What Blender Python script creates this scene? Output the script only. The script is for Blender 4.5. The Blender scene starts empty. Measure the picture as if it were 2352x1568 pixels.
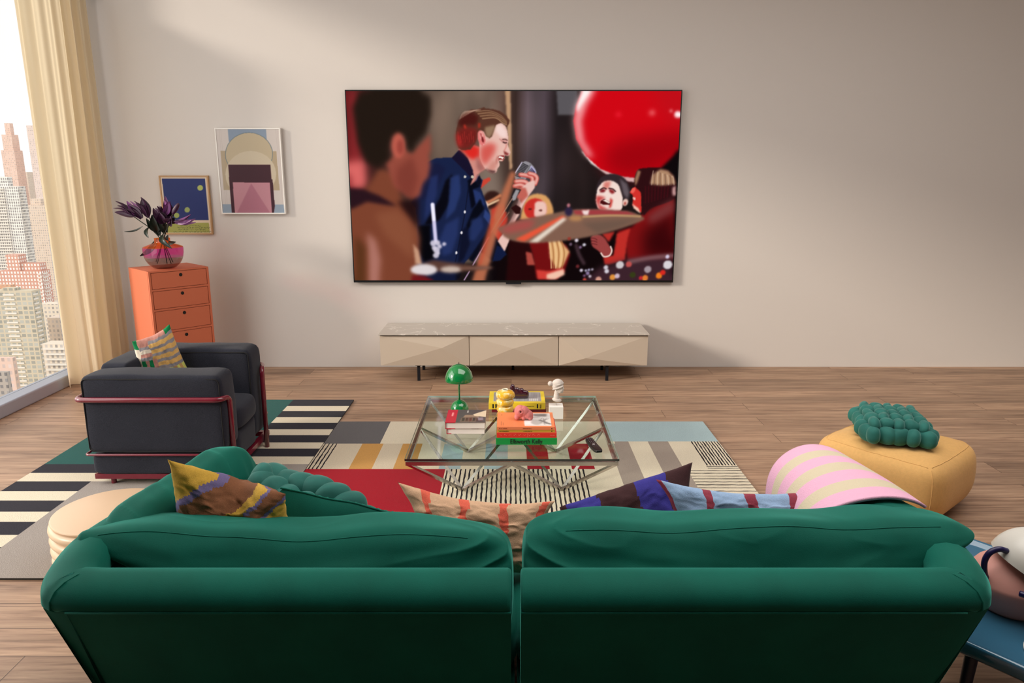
import bpy, bmesh, math, random
import numpy as np
from mathutils import Vector, Matrix, noise
random.seed(7)
SC = bpy.context.scene
COL = SC.collection
# ------------------------------------------------------------ camera
cam = bpy.data.cameras.new('camera')
cam_ob = bpy.data.objects.new('camera', cam)
COL.objects.link(cam_ob)
cam.sensor_width = 36.0
cam.lens = 1690.0 / 2352.0 * 36.0
cam.shift_x = 2.0 / 2352.0
cam.clip_end = 6000
cam.clip_start = 0.05
cam_ob.location = (0, 0, 2.03)
cam_ob.rotation_euler = (math.radians(90 - 12.8), 0, 0)
SC.camera = cam_ob
# ------------------------------------------------------------ view, sky, lights
SC.view_settings.view_transform = 'Standard'
SC.view_settings.look = 'None'
SC.view_settings.exposure = 0.0
SC.view_settings.gamma = 1.0
W = bpy.data.worlds.new('sky')
SC.world = W
W.use_nodes = True
bg = W.node_tree.nodes['Background']
bg.inputs[0].default_value = (1.0, 0.97, 0.94, 1)
bg.inputs[1].default_value = 1.15


def lamp(name, kind, energy, color, loc, direction, **kw):
    d = bpy.data.lights.new(name, kind)
    d.energy = energy
    d.color = color
    for k, v in kw.items():
        setattr(d, k, v)
    o = bpy.data.objects.new(name, d)
    COL.objects.link(o)
    o.location = loc
    o.rotation_euler = Vector(direction).to_track_quat('-Z', 'Y').to_euler()
    return o


lamp('sun', 'SUN', 2.7, (1.0, 0.87, 0.73), (-10, -4, 6), (2.2, 1.0, -0.82), angle=math.radians(9))
lamp('window_daylight', 'AREA', 100, (1.0, 0.95, 0.90), (-4.25, 3.8, 2.4), (1, 0.12, -0.1), shape='RECTANGLE', size=3.8, size_y=3.6)
lamp('overhead_fill', 'AREA', 175, (1.0, 0.96, 0.92), (1.7, 3.3, 4.45), (0, 0.0, -1), shape='RECTANGLE', size=4.8, size_y=3.4)  # unseen overhead fill, added to brighten the room


# ------------------------------------------------------------ helpers
def lin(c):
    return tuple((x / 255.0) / 12.92 if x / 255.0 <= 0.04045 else ((x / 255.0 + 0.055) / 1.055) ** 2.4 for x in c)


def M(name, rgb=(200, 200, 200), rough=0.6, metal=0.0, sheen=0.0, coat=0.0, spec=0.5, bump=0.0, bscale=200.0,
      var=0.0, vscale=8.0, attr=None, sheen_tint=(1, 1, 1), sheen_rough=0.35):
    m = bpy.data.materials.new(name)
    m.use_nodes = True
    nt = m.node_tree
    b = nt.nodes['Principled BSDF']
    b.inputs['Base Color'].default_value = lin(rgb) + (1,)
    b.inputs['Roughness'].default_value = rough
    b.inputs['Metallic'].default_value = metal
    b.inputs['Specular IOR Level'].default_value = spec
    b.inputs['Coat Weight'].default_value = coat
    b.inputs['Coat Roughness'].default_value = 0.03
    if sheen:
        b.inputs['Sheen Weight'].default_value = sheen
        b.inputs['Sheen Roughness'].default_value = sheen_rough
        b.inputs['Sheen Tint'].default_value = tuple(sheen_tint) + (1,)
    src = None
    if attr:
        a = nt.nodes.new('ShaderNodeAttribute')
        a.attribute_name = attr
        src = a.outputs['Color']
        nt.links.new(src, b.inputs['Base Color'])
    if bump or var:
        tc = nt.nodes.new('ShaderNodeTexCoord')
    if var:
        n = nt.nodes.new('ShaderNodeTexNoise')
        n.inputs['Scale'].default_value = vscale
        n.inputs['Detail'].default_value = 4
        nt.links.new(tc.outputs['Object'], n.inputs['Vector'])
        mr = nt.nodes.new('ShaderNodeMapRange')
        mr.inputs[1].default_value = 0.3
        mr.inputs[2].default_value = 0.7
        mr.inputs[3].default_value = 1 - var
        mr.inputs[4].default_value = 1 + var
        nt.links.new(n.outputs[0], mr.inputs[0])
        mx = nt.nodes.new('ShaderNodeVectorMath')
        mx.operation = 'SCALE'
        if src:
            nt.links.new(src, mx.inputs[0])
        else:
            mx.inputs[0].default_value = lin(rgb)
        nt.links.new(mr.outputs[0], mx.inputs['Scale'])
        nt.links.new(mx.outputs[0], b.inputs['Base Color'])
    if bump:
        n2 = nt.nodes.new('ShaderNodeTexNoise')
        n2.inputs['Scale'].default_value = bscale
        n2.inputs['Detail'].default_value = 3
        nt.links.new(tc.outputs['Object'], n2.inputs['Vector'])
        bp = nt.nodes.new('ShaderNodeBump')
        bp.inputs['Strength'].default_value = bump
        bp.inputs['Distance'].default_value = 0.004
        nt.links.new(n2.outputs[0], bp.inputs['Height'])
        nt.links.new(bp.outputs[0], b.inputs['Normal'])
    return m


def tinted_glass(name, tint, gloss=1.0, ior=1.5, diffuse=0.0, dcol=(1, 1, 1)):
    """clear thin glass: tinted transparency, a fresnel reflection and optionally a little body colour"""
    m = bpy.data.materials.new(name)
    m.use_nodes = True
    nt = m.node_tree
    nt.nodes.clear()
    out = nt.nodes.new('ShaderNodeOutputMaterial')
    tr = nt.nodes.new('ShaderNodeBsdfTransparent')
    tr.inputs[0].default_value = tuple(tint) + (1,)
    last = tr.outputs[0]
    if diffuse:
        df = nt.nodes.new('ShaderNodeBsdfDiffuse')
        df.inputs[0].default_value = tuple(dcol) + (1,)
        mx0 = nt.nodes.new('ShaderNodeMixShader')
        mx0.inputs[0].default_value = diffuse
        nt.links.new(last, mx0.inputs[1])
        nt.links.new(df.outputs[0], mx0.inputs[2])
        last = mx0.outputs[0]
    gl = nt.nodes.new('ShaderNodeBsdfGlossy')
    gl.inputs['Roughness'].default_value = 0.01
    fr = nt.nodes.new('ShaderNodeFresnel')
    fr.inputs[0].default_value = ior
    ml = nt.nodes.new('ShaderNodeMath')
    ml.operation = 'MULTIPLY'
    ml.inputs[1].default_value = gloss
    nt.links.new(fr.outputs[0], ml.inputs[0])
    # no total internal reflection in a thin pane: only the outer face mirrors
    ge = nt.nodes.new('ShaderNodeNewGeometry')
    fb = nt.nodes.new('ShaderNodeMath')
    fb.operation = 'SUBTRACT'
    fb.inputs[0].default_value = 1.0
    nt.links.new(ge.outputs['Backfacing'], fb.inputs[1])
    m2 = nt.nodes.new('ShaderNodeMath')
    m2.operation = 'MULTIPLY'
    nt.links.new(ml.outputs[0], m2.inputs[0])
    nt.links.new(fb.outputs[0], m2.inputs[1])
    ml = m2
    mx = nt.nodes.new('ShaderNodeMixShader')
    nt.links.new(ml.outputs[0], mx.inputs[0])
    nt.links.new(last, mx.inputs[1])
    nt.links.new(gl.outputs[0], mx.inputs[2])
    nt.links.new(mx.outputs[0], out.inputs[0])
    return m


def thing(name, label, cat, loc, group=None, kind=None):
    o = bpy.data.objects.new(name, None)
    o.empty_display_size = 0.05
    COL.objects.link(o)
    o.location = loc
    if label:
        o['label'] = label
    if cat:
        o['category'] = cat
    if group:
        o['group'] = group
    if kind:
        o['kind'] = kind
    return o


def tag(o, label=None, cat=None, group=None, kind=None):
    if label:
        o['label'] = label
    if cat:
        o['category'] = cat
    if group:
        o['group'] = group
    if kind:
        o['kind'] = kind
    return o


def wloc(o):
    v = Vector((0, 0, 0))
    while o:
        v = v + o.location
        o = o.parent
    return v


def obj(name, vf, mat, parent=None, origin=None, smooth=False, mats=None, mi=None, sharp=None):
    """vf = (verts in room coordinates, faces)"""
    vs, fs = vf
    base = wloc(parent) if parent else Vector((0, 0, 0))
    org = Vector(origin) if origin is not None else (base if parent else Vector((0, 0, 0)))
    me = bpy.data.meshes.new(name)
    a = np.array([tuple(v) for v in vs], dtype=np.float64) - np.array(org)
    me.from_pydata([tuple(v) for v in a], [], fs)
    for m in (mats or [mat]):
        me.materials.append(m)
    if mi is not None:
        me.polygons.foreach_set('material_index', mi)
    if smooth:
        me.polygons.foreach_set('use_smooth', [True] * len(me.polygons))
        if sharp:
            me.set_sharp_from_angle(angle=math.radians(sharp))
    me.update()
    o = bpy.data.objects.new(name, me)
    COL.objects.link(o)
    if parent:
        o.parent = parent
        o.location = org - base
    else:
        o.location = org
    return o


def bevel(o, w, seg=2):
    md = o.modifiers.new('bevel', 'BEVEL')
    md.width = w
    md.segments = seg
    md.limit_method = 'ANGLE'
    md.angle_limit = math.radians(40)
    return o


def join(*vfs):
    V, Fc = [], []
    for vs, fs in vfs:
        k = len(V)
        V += [tuple(v) for v in vs]
        Fc += [tuple(i + k for i in f) for f in fs]
    return V, Fc


def box(x0, x1, y0, y1, z0, z1):
    v = [(x0, y0, z0), (x1, y0, z0), (x1, y1, z0), (x0, y1, z0), (x0, y0, z1), (x1, y0, z1), (x1, y1, z1), (x0, y1, z1)]
    f = [(0, 3, 2, 1), (4, 5, 6, 7), (0, 1, 5, 4), (1, 2, 6, 5), (2, 3, 7, 6), (3, 0, 4, 7)]
    return v, f


def xf(vf, mat):
    vs, fs = vf
    return [tuple(mat @ Vector(v)) for v in vs], fs


def rotz(vf, ang, c):
    ca, sa = math.cos(ang), math.sin(ang)
    return [(c[0] + (x - c[0]) * ca - (y - c[1]) * sa, c[1] + (x - c[0]) * sa + (y - c[1]) * ca, z) for x, y, z in vf[0]], vf[1]


def lathe(profile, c=(0, 0, 0), n=48, cap=True):
    V, Fc = [], []
    for r, z in profile:
        for i in range(n):
            a = 2 * math.pi * i / n
            V.append((c[0] + r * math.cos(a), c[1] + r * math.sin(a), c[2] + z))
    for k in range(len(profile) - 1):
        for i in range(n):
            j = (i + 1) % n
            Fc.append((k * n + i, k * n + j, (k + 1) * n + j, (k + 1) * n + i))
    if cap:
        Fc.append(tuple(reversed(range(n))))
        k = (len(profile) - 1) * n
        Fc.append(tuple(range(k, k + n)))
    return V, Fc


def spline(pts, n=8):
    """catmull-rom through 3D (or 2D) points"""
    P_ = [np.array(p, float) for p in pts]
    P_ = [2 * P_[0] - P_[1]] + P_ + [2 * P_[-1] - P_[-2]]
    out = []
    for i in range(1, len(P_) - 2):
        for k in range(n):
            t = k / n
            a, b, c, d = P_[i - 1], P_[i], P_[i + 1], P_[i + 2]
            out.append(tuple(0.5 * (2 * b + (c - a) * t + (2 * a - 5 * b + 4 * c - d) * t * t + (3 * b - a - 3 * c + d) * t ** 3)))
    out.append(tuple(P_[-2]))
    return out


def tube(pts, r, n=10, closed=False):
    """r: number or list of radii"""
    P_ = [Vector(p) for p in pts]
    m = len(P_)
    rs = r if isinstance(r, (list, tuple)) else [r] * m
    V, Fc = [], []
    up = Vector((0, 0, 1))
    prev = None
    for i, p in enumerate(P_):
        if closed:
            t = (P_[(i + 1) % m] - P_[i - 1]).normalized()
        else:
            t = (P_[min(i + 1, m - 1)] - P_[max(i - 1, 0)]).normalized()
        if prev is None:
            a = t.cross(up)
            if a.length < 0.05:
                a = t.cross(Vector((1, 0, 0)))
            a.normalize()
        else:
            a = prev - t * prev.dot(t)
            a.normalize()
        prev = a
        b = t.cross(a)
        for k in range(n):
            an = 2 * math.pi * k / n
            V.append(tuple(p + (a * math.cos(an) + b * math.sin(an)) * rs[i]))
    cnt = m if closed else m - 1
    for i in range(cnt):
        for k in range(n):
            j = (k + 1) % n
            i2 = (i + 1) % m
            Fc.append((i * n + k, i * n + j, i2 * n + j, i2 * n + k))
    if not closed:
        Fc.append(tuple(reversed(range(n))))
        Fc.append(tuple(range((m - 1) * n, m * n)))
    return V, Fc


def cube_grid(n):
    """surface of the cube [-1,1]^3 as a welded grid"""
    idx, V, Fc = {}, [], []

    def vid(p):
        k = (round(p[0], 5), round(p[1], 5), round(p[2], 5))
        if k not in idx:
            idx[k] = len(V)
            V.append(p)
        return idx[k]
    for ax in range(3):
        for s in (-1, 1):
            for i in range(n):
                for j in range(n):
                    q = []
                    for di, dj in ((0, 0), (1, 0), (1, 1), (0, 1)):
                        u = -1 + 2 * (i + di) / n
                        w = -1 + 2 * (j + dj) / n
                        p = [0, 0, 0]
                        p[ax] = s
                        p[(ax + 1) % 3] = u
                        p[(ax + 2) % 3] = w
                        q.append(vid(tuple(p)))
                    Fc.append(tuple(q) if s > 0 else tuple(reversed(q)))
    return V, Fc


_cg = {}


def soft(n, k, fn):
    """superellipsoid of exponent k, each unit-space point passed through fn"""
    if n not in _cg:
        _cg[n] = cube_grid(n)
    V, Fc = _cg[n]
    out = []
    for p in V:
        s = (abs(p[0]) ** k + abs(p[1]) ** k + abs(p[2]) ** k) ** (1.0 / k)
        out.append(fn(p[0] / s, p[1] / s, p[2] / s))
    return out, Fc


def soft_box(x0, x1, y0, y1, z0, z1, k=8, n=20, wr=0.0, ws=4.0, bulge=0.0):
    cx, cy, cz = (x0 + x1) / 2, (y0 + y1) / 2, (z0 + z1) / 2
    hx, hy, hz = (x1 - x0) / 2, (y1 - y0) / 2, (z1 - z0) / 2

    def fn(x, y, z):
        bx = 1 + bulge * (1 - y * y) * (1 - z * z)
        by = 1 + bulge * (1 - x * x) * (1 - z * z)
        bz = 1 + bulge * (1 - x * x) * (1 - y * y)
        p = Vector((cx + x * hx * bx, cy + y * hy * by, cz + z * hz * bz))
        if wr:
            p += noise.noise_vector(p * ws) * wr
        return tuple(p)
    return soft(n, k, fn)


def set_colors(o, cols, domain='CORNER'):
    """cols: one rgb (0-255) per face -> face-corner colours in attribute 'Col'"""
    me = o.data
    at = me.color_attributes.new('Col', 'FLOAT_COLOR', domain)
    if domain == 'CORNER':
        tot = np.array([p.loop_total for p in me.polygons])
        arr = np.repeat(np.array([lin(c) + (1,) for c in cols], dtype=np.float32), tot, axis=0)
    else:
        arr = np.array([lin(c) + (1,) for c in cols], dtype=np.float32)
    at.data.foreach_set('color', arr.ravel())


def text_mesh(name, s, size, origin, right, up, mat, parent, extrude=0.0004, align='CENTER', width=None):
    cu = bpy.data.curves.new(name, 'FONT')
    cu.body = s
    cu.size = size
    cu.align_x = align
    cu.align_y = 'CENTER'
    cu.extrude = extrude
    tmp = bpy.data.objects.new(name + '_tmp', cu)
    COL.objects.link(tmp)
    dg = bpy.context.evaluated_depsgraph_get()
    me = bpy.data.meshes.new_from_object(tmp.evaluated_get(dg))
    bpy.data.objects.remove(tmp)
    r, u = Vector(right).normalized(), Vector(up).normalized()
    n = r.cross(u)
    k = 1.0
    if width:
        xs = [v.co.x for v in me.vertices]
        k = width / max(1e-6, max(xs) - min(xs))
    base = wloc(parent)
    o3 = Vector(origin)
    for v in me.vertices:
        p = o3 + r * (v.co.x * k) + u * v.co.y + n * v.co.z
        v.co = p - base
    me.materials.clear()
    me.materials.append(mat)
    me.name = name
    o = bpy.data.objects.new(name, me)
    COL.objects.link(o)
    o.parent = parent
    return o


# ------------------------------------------------------------ the painter (flat pictures: screen, prints, covers)
class Paint:
    def __init__(s, w, h, base=(0, 0, 0), tf=None):
        s.w, s.h = w, h
        s.a = np.zeros((h, w, 3)) + np.array(base, float)
        s.X, s.Y = np.meshgrid(np.arange(w) + 0.5, np.arange(h) + 0.5)
        s.tf = tf or (lambda p: p)

    def blurm(s, m, sg):
        if sg <= 0.05:
            return m
        r = max(1, int(sg * 3))
        k = np.exp(-0.5 * (np.arange(-r, r + 1) / sg) ** 2)
        k /= k.sum()
        p = np.pad(m, ((r, r), (r, r)), mode='edge')
        t = sum(k[i] * p[i:i + m.shape[0], :] for i in range(2 * r + 1))
        return sum(k[i] * t[:, i:i + m.shape[1]] for i in range(2 * r + 1))

    def put(s, m, col, blur, op=1.0):
        m = (s.blurm(m, blur) * op)[..., None]
        c = col if isinstance(col, np.ndarray) else np.array(col, float)
        s.a = s.a * (1 - m) + c * m

    def mask(s, q):
        m = np.zeros((s.h, s.w), bool)
        n = len(q)
        for i in range(n):
            x0, y0 = q[i]
            x1, y1 = q[(i + 1) % n]
            if y0 == y1:
                continue
            c = ((y0 > s.Y) != (y1 > s.Y))
            xi = (x1 - x0) * (s.Y - y0) / (y1 - y0) + x0
            m ^= c & (s.X < xi)
        return m.astype(float)

    def poly(s, pts, col, blur=0.6, op=1.0, smooth=False):
        if smooth:
            c = list(pts)
            c = spline([c[-1]] + c + [c[0]], 6)[6:]
            pts = c
        s.put(s.mask([s.tf(p) for p in pts]), col, blur, op)

    def ell(s, c, rx, ry, col, blur=0.6, op=1.0, ang=0):
        ca, sa = math.cos(math.radians(ang)), math.sin(math.radians(ang))
        pts = [(c[0] + rx * math.cos(t) * ca - ry * math.sin(t) * sa, c[1] + rx * math.cos(t) * sa + ry * math.sin(t) * ca)
               for t in np.linspace(0, 2 * math.pi, 28, endpoint=False)]
        s.put(s.mask([s.tf(p) for p in pts]), col, blur, op)

    def line(s, pts, wd, col, blur=0.6, op=1.0, smooth=True):
        if smooth and len(pts) > 2:
            pts = spline(pts, 5)
        q = [s.tf(p) for p in pts]
        m = np.zeros((s.h, s.w))
        for (x0, y0), (x1, y1) in zip(q[:-1], q[1:]):
            dx, dy = x1 - x0, y1 - y0
            L = max(1e-9, dx * dx + dy * dy)
            t = np.clip(((s.X - x0) * dx + (s.Y - y0) * dy) / L, 0, 1)
            d = np.hypot(s.X - x0 - t * dx, s.Y - y0 - t * dy)
            m = np.maximum(m, np.clip(wd / 2 - d + 0.5, 0, 1))
        s.put(m, col, blur, op)


def paint_object(name, P_, org, du, dv, mat, parent):
    """a dense flat grid carrying the painted colours; org = top left corner, du/dv = full edge vectors"""
    w, h = P_.w, P_.h
    us, vs = np.meshgrid(np.linspace(0, 1, w + 1), np.linspace(0, 1, h + 1))
    base = np.array(wloc(parent))
    pos = np.array(org)[None, None, :] - base + us[..., None] * np.array(du) + vs[..., None] * np.array(dv)
    me = bpy.data.meshes.new(name)
    nv, nf = (w + 1) * (h + 1), w * h
    i, j = np.meshgrid(np.arange(w), np.arange(h))
    k = (j * (w + 1) + i).ravel()
    loops = np.stack([k + w + 1, k + w + 2, k + 1, k], 1).astype(np.int32)
    me.vertices.add(nv)
    me.vertices.foreach_set('co', pos.reshape(-1).astype(np.float32))
    me.loops.add(nf * 4)
    me.loops.foreach_set('vertex_index', loops.ravel())
    me.polygons.add(nf)
    me.polygons.foreach_set('loop_start', np.arange(nf, dtype=np.int32) * 4)
    me.polygons.foreach_set('loop_total', np.full(nf, 4, dtype=np.int32))
    me.update(calc_edges=True)
    me.validate()
    a = P_.a
    p = np.pad(a, ((1, 1), (1, 1), (0, 0)), mode='edge')
    av = (p[:-1, :-1] + p[1:, :-1] + p[:-1, 1:] + p[1:, 1:]) / 4
    s = np.clip(av / 255.0, 0, 1)
    l = np.where(s <= 0.04045, s / 12.92, ((s + 0.055) / 1.055) ** 2.4)
    rgba = np.ones((nv, 4), np.float32)
    rgba[:, :3] = l.reshape(-1, 3)
    at = me.color_attributes.new('Col', 'FLOAT_COLOR', 'POINT')
    at.data.foreach_set('color', rgba.ravel())
    me.materials.append(mat)
    o = bpy.data.objects.new(name, me)
    COL.objects.link(o)
    o.parent = parent
    return o


# ------------------------------------------------------------ materials
m_wall = M('warm_wall_paint', (214, 208, 203), 0.85, bump=0.04, bscale=120)
m_ceil = M('ceiling_paint', (225, 220, 214), 0.9)
m_rear = M('rear_wall_paint', (70, 64, 58), 0.9)
m_velvet = M('green_velvet', (6, 90, 76), 0.75, sheen=0.9, sheen_tint=(0.15, 0.8, 0.66), spec=0.15, bump=0.15, bscale=350, var=0.12, vscale=5, sheen_rough=0.3)
m_velvet2 = M('teal_knot_velvet', (44, 108, 100), 0.7, sheen=0.5, sheen_tint=(0.55, 0.95, 0.9), spec=0.2, bump=0.1, bscale=300, var=0.15, vscale=12)
m_char = M('charcoal_wool', (46, 48, 57), 0.95, sheen=0.15, spec=0.1, bump=0.5, bscale=420, var=0.35, vscale=330)
m_seam = M('dark_seam', (16, 16, 20), 0.9)
m_burg = M('burgundy_lacquer', (112, 22, 42), 0.25, coat=0.6)
m_vc = M('printed_linen', attr='Col', rough=0.9, sheen=0.1, spec=0.15, bump=0.35, bscale=260, var=0.07, vscale=160)
m_rug = M('woven_rug', attr='Col', rough=1.0, sheen=0.1, spec=0.05, bump=0.9, bscale=300, var=0.12, vscale=170)
m_print = M('printed_paper', attr='Col', rough=0.55, spec=0.3)
m_glossprint = M('printed_cover', attr='Col', rough=0.3, spec=0.5)
m_orange = M('orange_lacquer', (206, 110, 78), 0.5, spec=0.4)
m_black = M('black_plastic', (12, 12, 14), 0.35)
m_blackmetal = M('black_metal', (22, 24, 32), 0.45, metal=0.3)
m_dark = M('gap_shade', (40, 16, 12), 0.9)
m_chrome = M('polished_steel', (190, 184, 178), 0.26, metal=1.0)
m_white = M('white_paint', (236, 233, 228), 0.5)
m_pages = M('book_pages', (225, 218, 212), 0.85)
m_cream = M('cream_lacquer', (216, 191, 162), 0.35, spec=0.4)
m_sill = M('grey_sill_paint', (168, 174, 188), 0.55)
m_linen = M('ochre_linen', (226, 178, 112), 0.9, sheen=0.15, spec=0.15, bump=0.3, bscale=300, var=0.04, vscale=60)


def floor_material():
    m = bpy.data.materials.new('oak_planks')
    m.use_nodes = True
    nt = m.node_tree
    b = nt.nodes['Principled BSDF']
    tc = nt.nodes.new('ShaderNodeTexCoord')
    br = nt.nodes.new('ShaderNodeTexBrick')
    br.offset = 0.37
    br.inputs['Color1'].default_value = (0.0, 0.0, 0.0, 1)
    br.inputs['Color2'].default_value = (1.0, 1.0, 1.0, 1)
    br.inputs['Mortar'].default_value = (0.5, 0.5, 0.5, 1)
    br.inputs['Scale'].default_value = 1.0
    br.inputs['Mortar Size'].default_value = 0.0022
    br.inputs['Mortar Smooth'].default_value = 0.3
    br.inputs['Brick Width'].default_value = 2.1
    br.inputs['Row Height'].default_value = 0.2
    nt.links.new(tc.outputs['Object'], br.inputs['Vector'])
    mp = nt.nodes.new('ShaderNodeMapping')
    mp.inputs['Scale'].default_value = (0.9, 14, 1)
    nt.links.new(tc.outputs['Object'], mp.inputs['Vector'])
    # per plank offset of the grain
    ad = nt.nodes.new('ShaderNodeVectorMath')
    ad.operation = 'MULTIPLY_ADD'
    ad.inputs[1].default_value = (7, 3, 11)
    nt.links.new(br.outputs['Color'], ad.inputs[0])
    nt.links.new(mp.outputs[0], ad.inputs[2])
    n = nt.nodes.new('ShaderNodeTexNoise')
    n.inputs['Scale'].default_value = 2.2
    n.inputs['Detail'].default_value = 8
    n.inputs['Roughness'].default_value = 0.62
    n.inputs['Distortion'].default_value = 0.6
    nt.links.new(ad.outputs[0], n.inputs['Vector'])
    mp2 = nt.nodes.new('ShaderNodeMapping')
    mp2.inputs['Scale'].default_value = (0.8, 5.0, 1)
    nt.links.new(tc.outputs['Object'], mp2.inputs['Vector'])
    n3 = nt.nodes.new('ShaderNodeTexNoise')
    n3.inputs['Scale'].default_value = 1.0
    n3.inputs['Detail'].default_value = 2
    nt.links.new(mp2.outputs[0], n3.inputs['Vector'])
    cr = nt.nodes.new('ShaderNodeValToRGB')
    e = cr.color_ramp.elements
    e[0].position = 0.28
    e[0].color = lin((114, 87, 69)) + (1,)
    e[1].position = 0.68
    e[1].color = lin((186, 154, 127)) + (1,)
    x = cr.color_ramp.elements.new(0.46)
    x.color = lin((158, 127, 104)) + (1,)
    nt.links.new(n.outputs[0], cr.inputs[0])
    # tone per plank
    sep = nt.nodes.new('ShaderNodeMapRange')
    sep.inputs[3].default_value = 0.8
    sep.inputs[4].default_value = 1.12
    nt.links.new(br.outputs['Color'], sep.inputs[0])
    s3 = nt.nodes.new('ShaderNodeMapRange')
    s3.inputs[1].default_value = 0.3
    s3.inputs[2].default_value = 0.7
    s3.inputs[3].default_value = 0.84
    s3.inputs[4].default_value = 1.12
    nt.links.new(n3.outputs[0], s3.inputs[0])
    mm = nt.nodes.new('ShaderNodeMath')
    mm.operation = 'MULTIPLY'
    nt.links.new(sep.outputs[0], mm.inputs[0])
    nt.links.new(s3.outputs[0], mm.inputs[1])
    sc = nt.nodes.new('ShaderNodeVectorMath')
    sc.operation = 'SCALE'
    nt.links.new(cr.outputs[0], sc.inputs[0])
    nt.links.new(mm.outputs[0], sc.inputs['Scale'])
    mx = nt.nodes.new('ShaderNodeMix')
    mx.data_type = 'RGBA'
    mx.inputs['B'].default_value = lin((78, 56, 42)) + (1,)
    nt.links.new(br.outputs['Fac'], mx.inputs['Factor'])
    nt.links.new(sc.outputs[0], mx.inputs['A'])
    nt.links.new(mx.outputs['Result'], b.inputs['Base Color'])
    b.inputs['Roughness'].default_value = 0.48
    b.inputs['Specular IOR Level'].default_value = 0.35
    bp = nt.nodes.new('ShaderNodeBump')
    bp.inputs['Strength'].default_value = 0.12
    bp.inputs['Distance'].default_value = 0.004
    nt.links.new(n.outputs[0], bp.inputs['Height'])
    nt.links.new(bp.outputs[0], b.inputs['Normal'])
    return m


def struct(name, vf, mat, **kw):
    return tag(obj(name, vf, mat, **kw), kind='structure')


# ------------------------------------------------------------ room shell
XL, XR, YB, YR, ZC = -4.42, 7.0, 7.70, -2.6, 4.6
struct('floor', box(XL - 0.1, XR, YR, YB + 0.1, -0.12, 0.0), floor_material())
struct('wall_back', box(XL - 0.1, XR + 0.1, YB, YB + 0.2, 0.0, ZC), m_wall)
struct('wall_right', box(XR, XR + 0.2, YR, YB, 0.0, ZC), m_wall)
struct('wall_left', join(box(XL - 0.12, XL, YR, 1.5, 0.0, ZC), box(XL - 0.12, XL, 7.32, YB, 0.0, ZC)), m_wall)  # solid stretches at both ends added to block sun and daylight
struct('wall_rear', box(XL - 0.1, XR + 0.2, YR - 0.2, YR, 0.0, ZC), m_rear)  # unseen wall, added dark to keep light off the sofa back
struct('ceiling', box(XL - 0.3, XR + 0.2, YR - 0.2, YB + 0.2, ZC, ZC + 0.2), m_ceil)
# window wall: low sill, top and side frame, one pane from floor to ceiling
win = thing('window_1', None, None, (XL, 3.0, 0.0), kind='structure')
sl = obj('window_sill', box(XL - 0.10, -4.335, 1.5, 7.32, 0.0, 0.115), m_sill, win)
bevel(sl, 0.012)
obj('window_frame', join(box(XL - 0.10, XL, 1.5, 7.32, ZC - 0.12, ZC), box(XL - 0.10, XL, 7.24, 7.32, 0.115, ZC - 0.12),
                         box(XL - 0.10, XL, 1.5, 1.6, 0.115, ZC - 0.12)), m_sill, win)
m_pane = tinted_glass('window_glass', (0.97, 0.98, 0.98), 0.6)
obj('window_pane', box(XL - 0.06, XL - 0.05, 1.6, 7.24, 0.115, ZC - 0.12), m_pane, win)

# curtain and its rail
def curtain_mat():
    m = bpy.data.materials.new('sheer_cream_curtain')
    m.use_nodes = True
    nt = m.node_tree
    nt.nodes.clear()
    out = nt.nodes.new('ShaderNodeOutputMaterial')
    d = nt.nodes.new('ShaderNodeBsdfDiffuse')
    d.inputs[0].default_value = (0.88, 0.78, 0.60, 1)
    t = nt.nodes.new('ShaderNodeBsdfTranslucent')
    t.inputs[0].default_value = (0.98, 0.84, 0.60, 1)
    mx = nt.nodes.new('ShaderNodeMixShader')
    mx.inputs[0].default_value = 0.5
    nt.links.new(d.outputs[0], mx.inputs[1])
    nt.links.new(t.outputs[0], mx.inputs[2])
    nt.links.new(mx.outputs[0], out.inputs[0])
    return m


def curtain():
    nu, nv = 420, 24
    a, b = np.array((-4.27, 6.80)), np.array((-4.06, 7.56))
    d = b - a
    L = np.hypot(*d)
    t = d / L
    nrm = np.array((t[1], -t[0]))
    V, Fc = [], []
    for j in range(nv + 1):
        v = j / nv
        z = 0.03 + v * 3.66
        for i in range(nu + 1):
            u = i / nu
            ph = u * 2 * math.pi * 6.0 + 1.1 * math.sin(u * 7 + 1) + 0.35 * math.sin(v * 3 + u * 5)
            am = 0.042 * (0.75 + 0.4 * math.sin(u * 11)) * (1.0 - 0.45 * v)
            off = am * math.sin(ph) + 0.006 * math.sin(ph * 2.3 + v * 2)
            al = 0.012 * math.cos(ph * 1.0) + 0.02 * math.sin(v * 2.5 + u * 7)
            p = a + t * (u * L + al * (1 - v)) + nrm * off
            V.append((p[0], p[1], z))
    for j in range(nv):
        for i in range(nu):
            k = j * (nu + 1) + i
            Fc.append((k, k + 1, k + nu + 2, k + nu + 1))
    c = obj('curtain', (V, Fc), curtain_mat(), origin=(-4.16, 7.2, 0.03), smooth=True)
    tag(c, 'sheer cream floor length curtain drawn to the window corner', 'curtain')


curtain()
cr_ = thing('curtain_rail', 'black curtain rail above the cream curtain', 'curtain rail', (-4.12, 7.5, 3.71))
obj('rail', tube([(-4.29, 6.2, 3.71), (-4.22, 6.95, 3.71), (-4.05, 7.62, 3.71)], 0.014), m_blackmetal, cr_)
obj('bracket', box(-4.06, -4.02, 7.55, 7.70, 3.69, 3.73), m_blackmetal, cr_)

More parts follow.
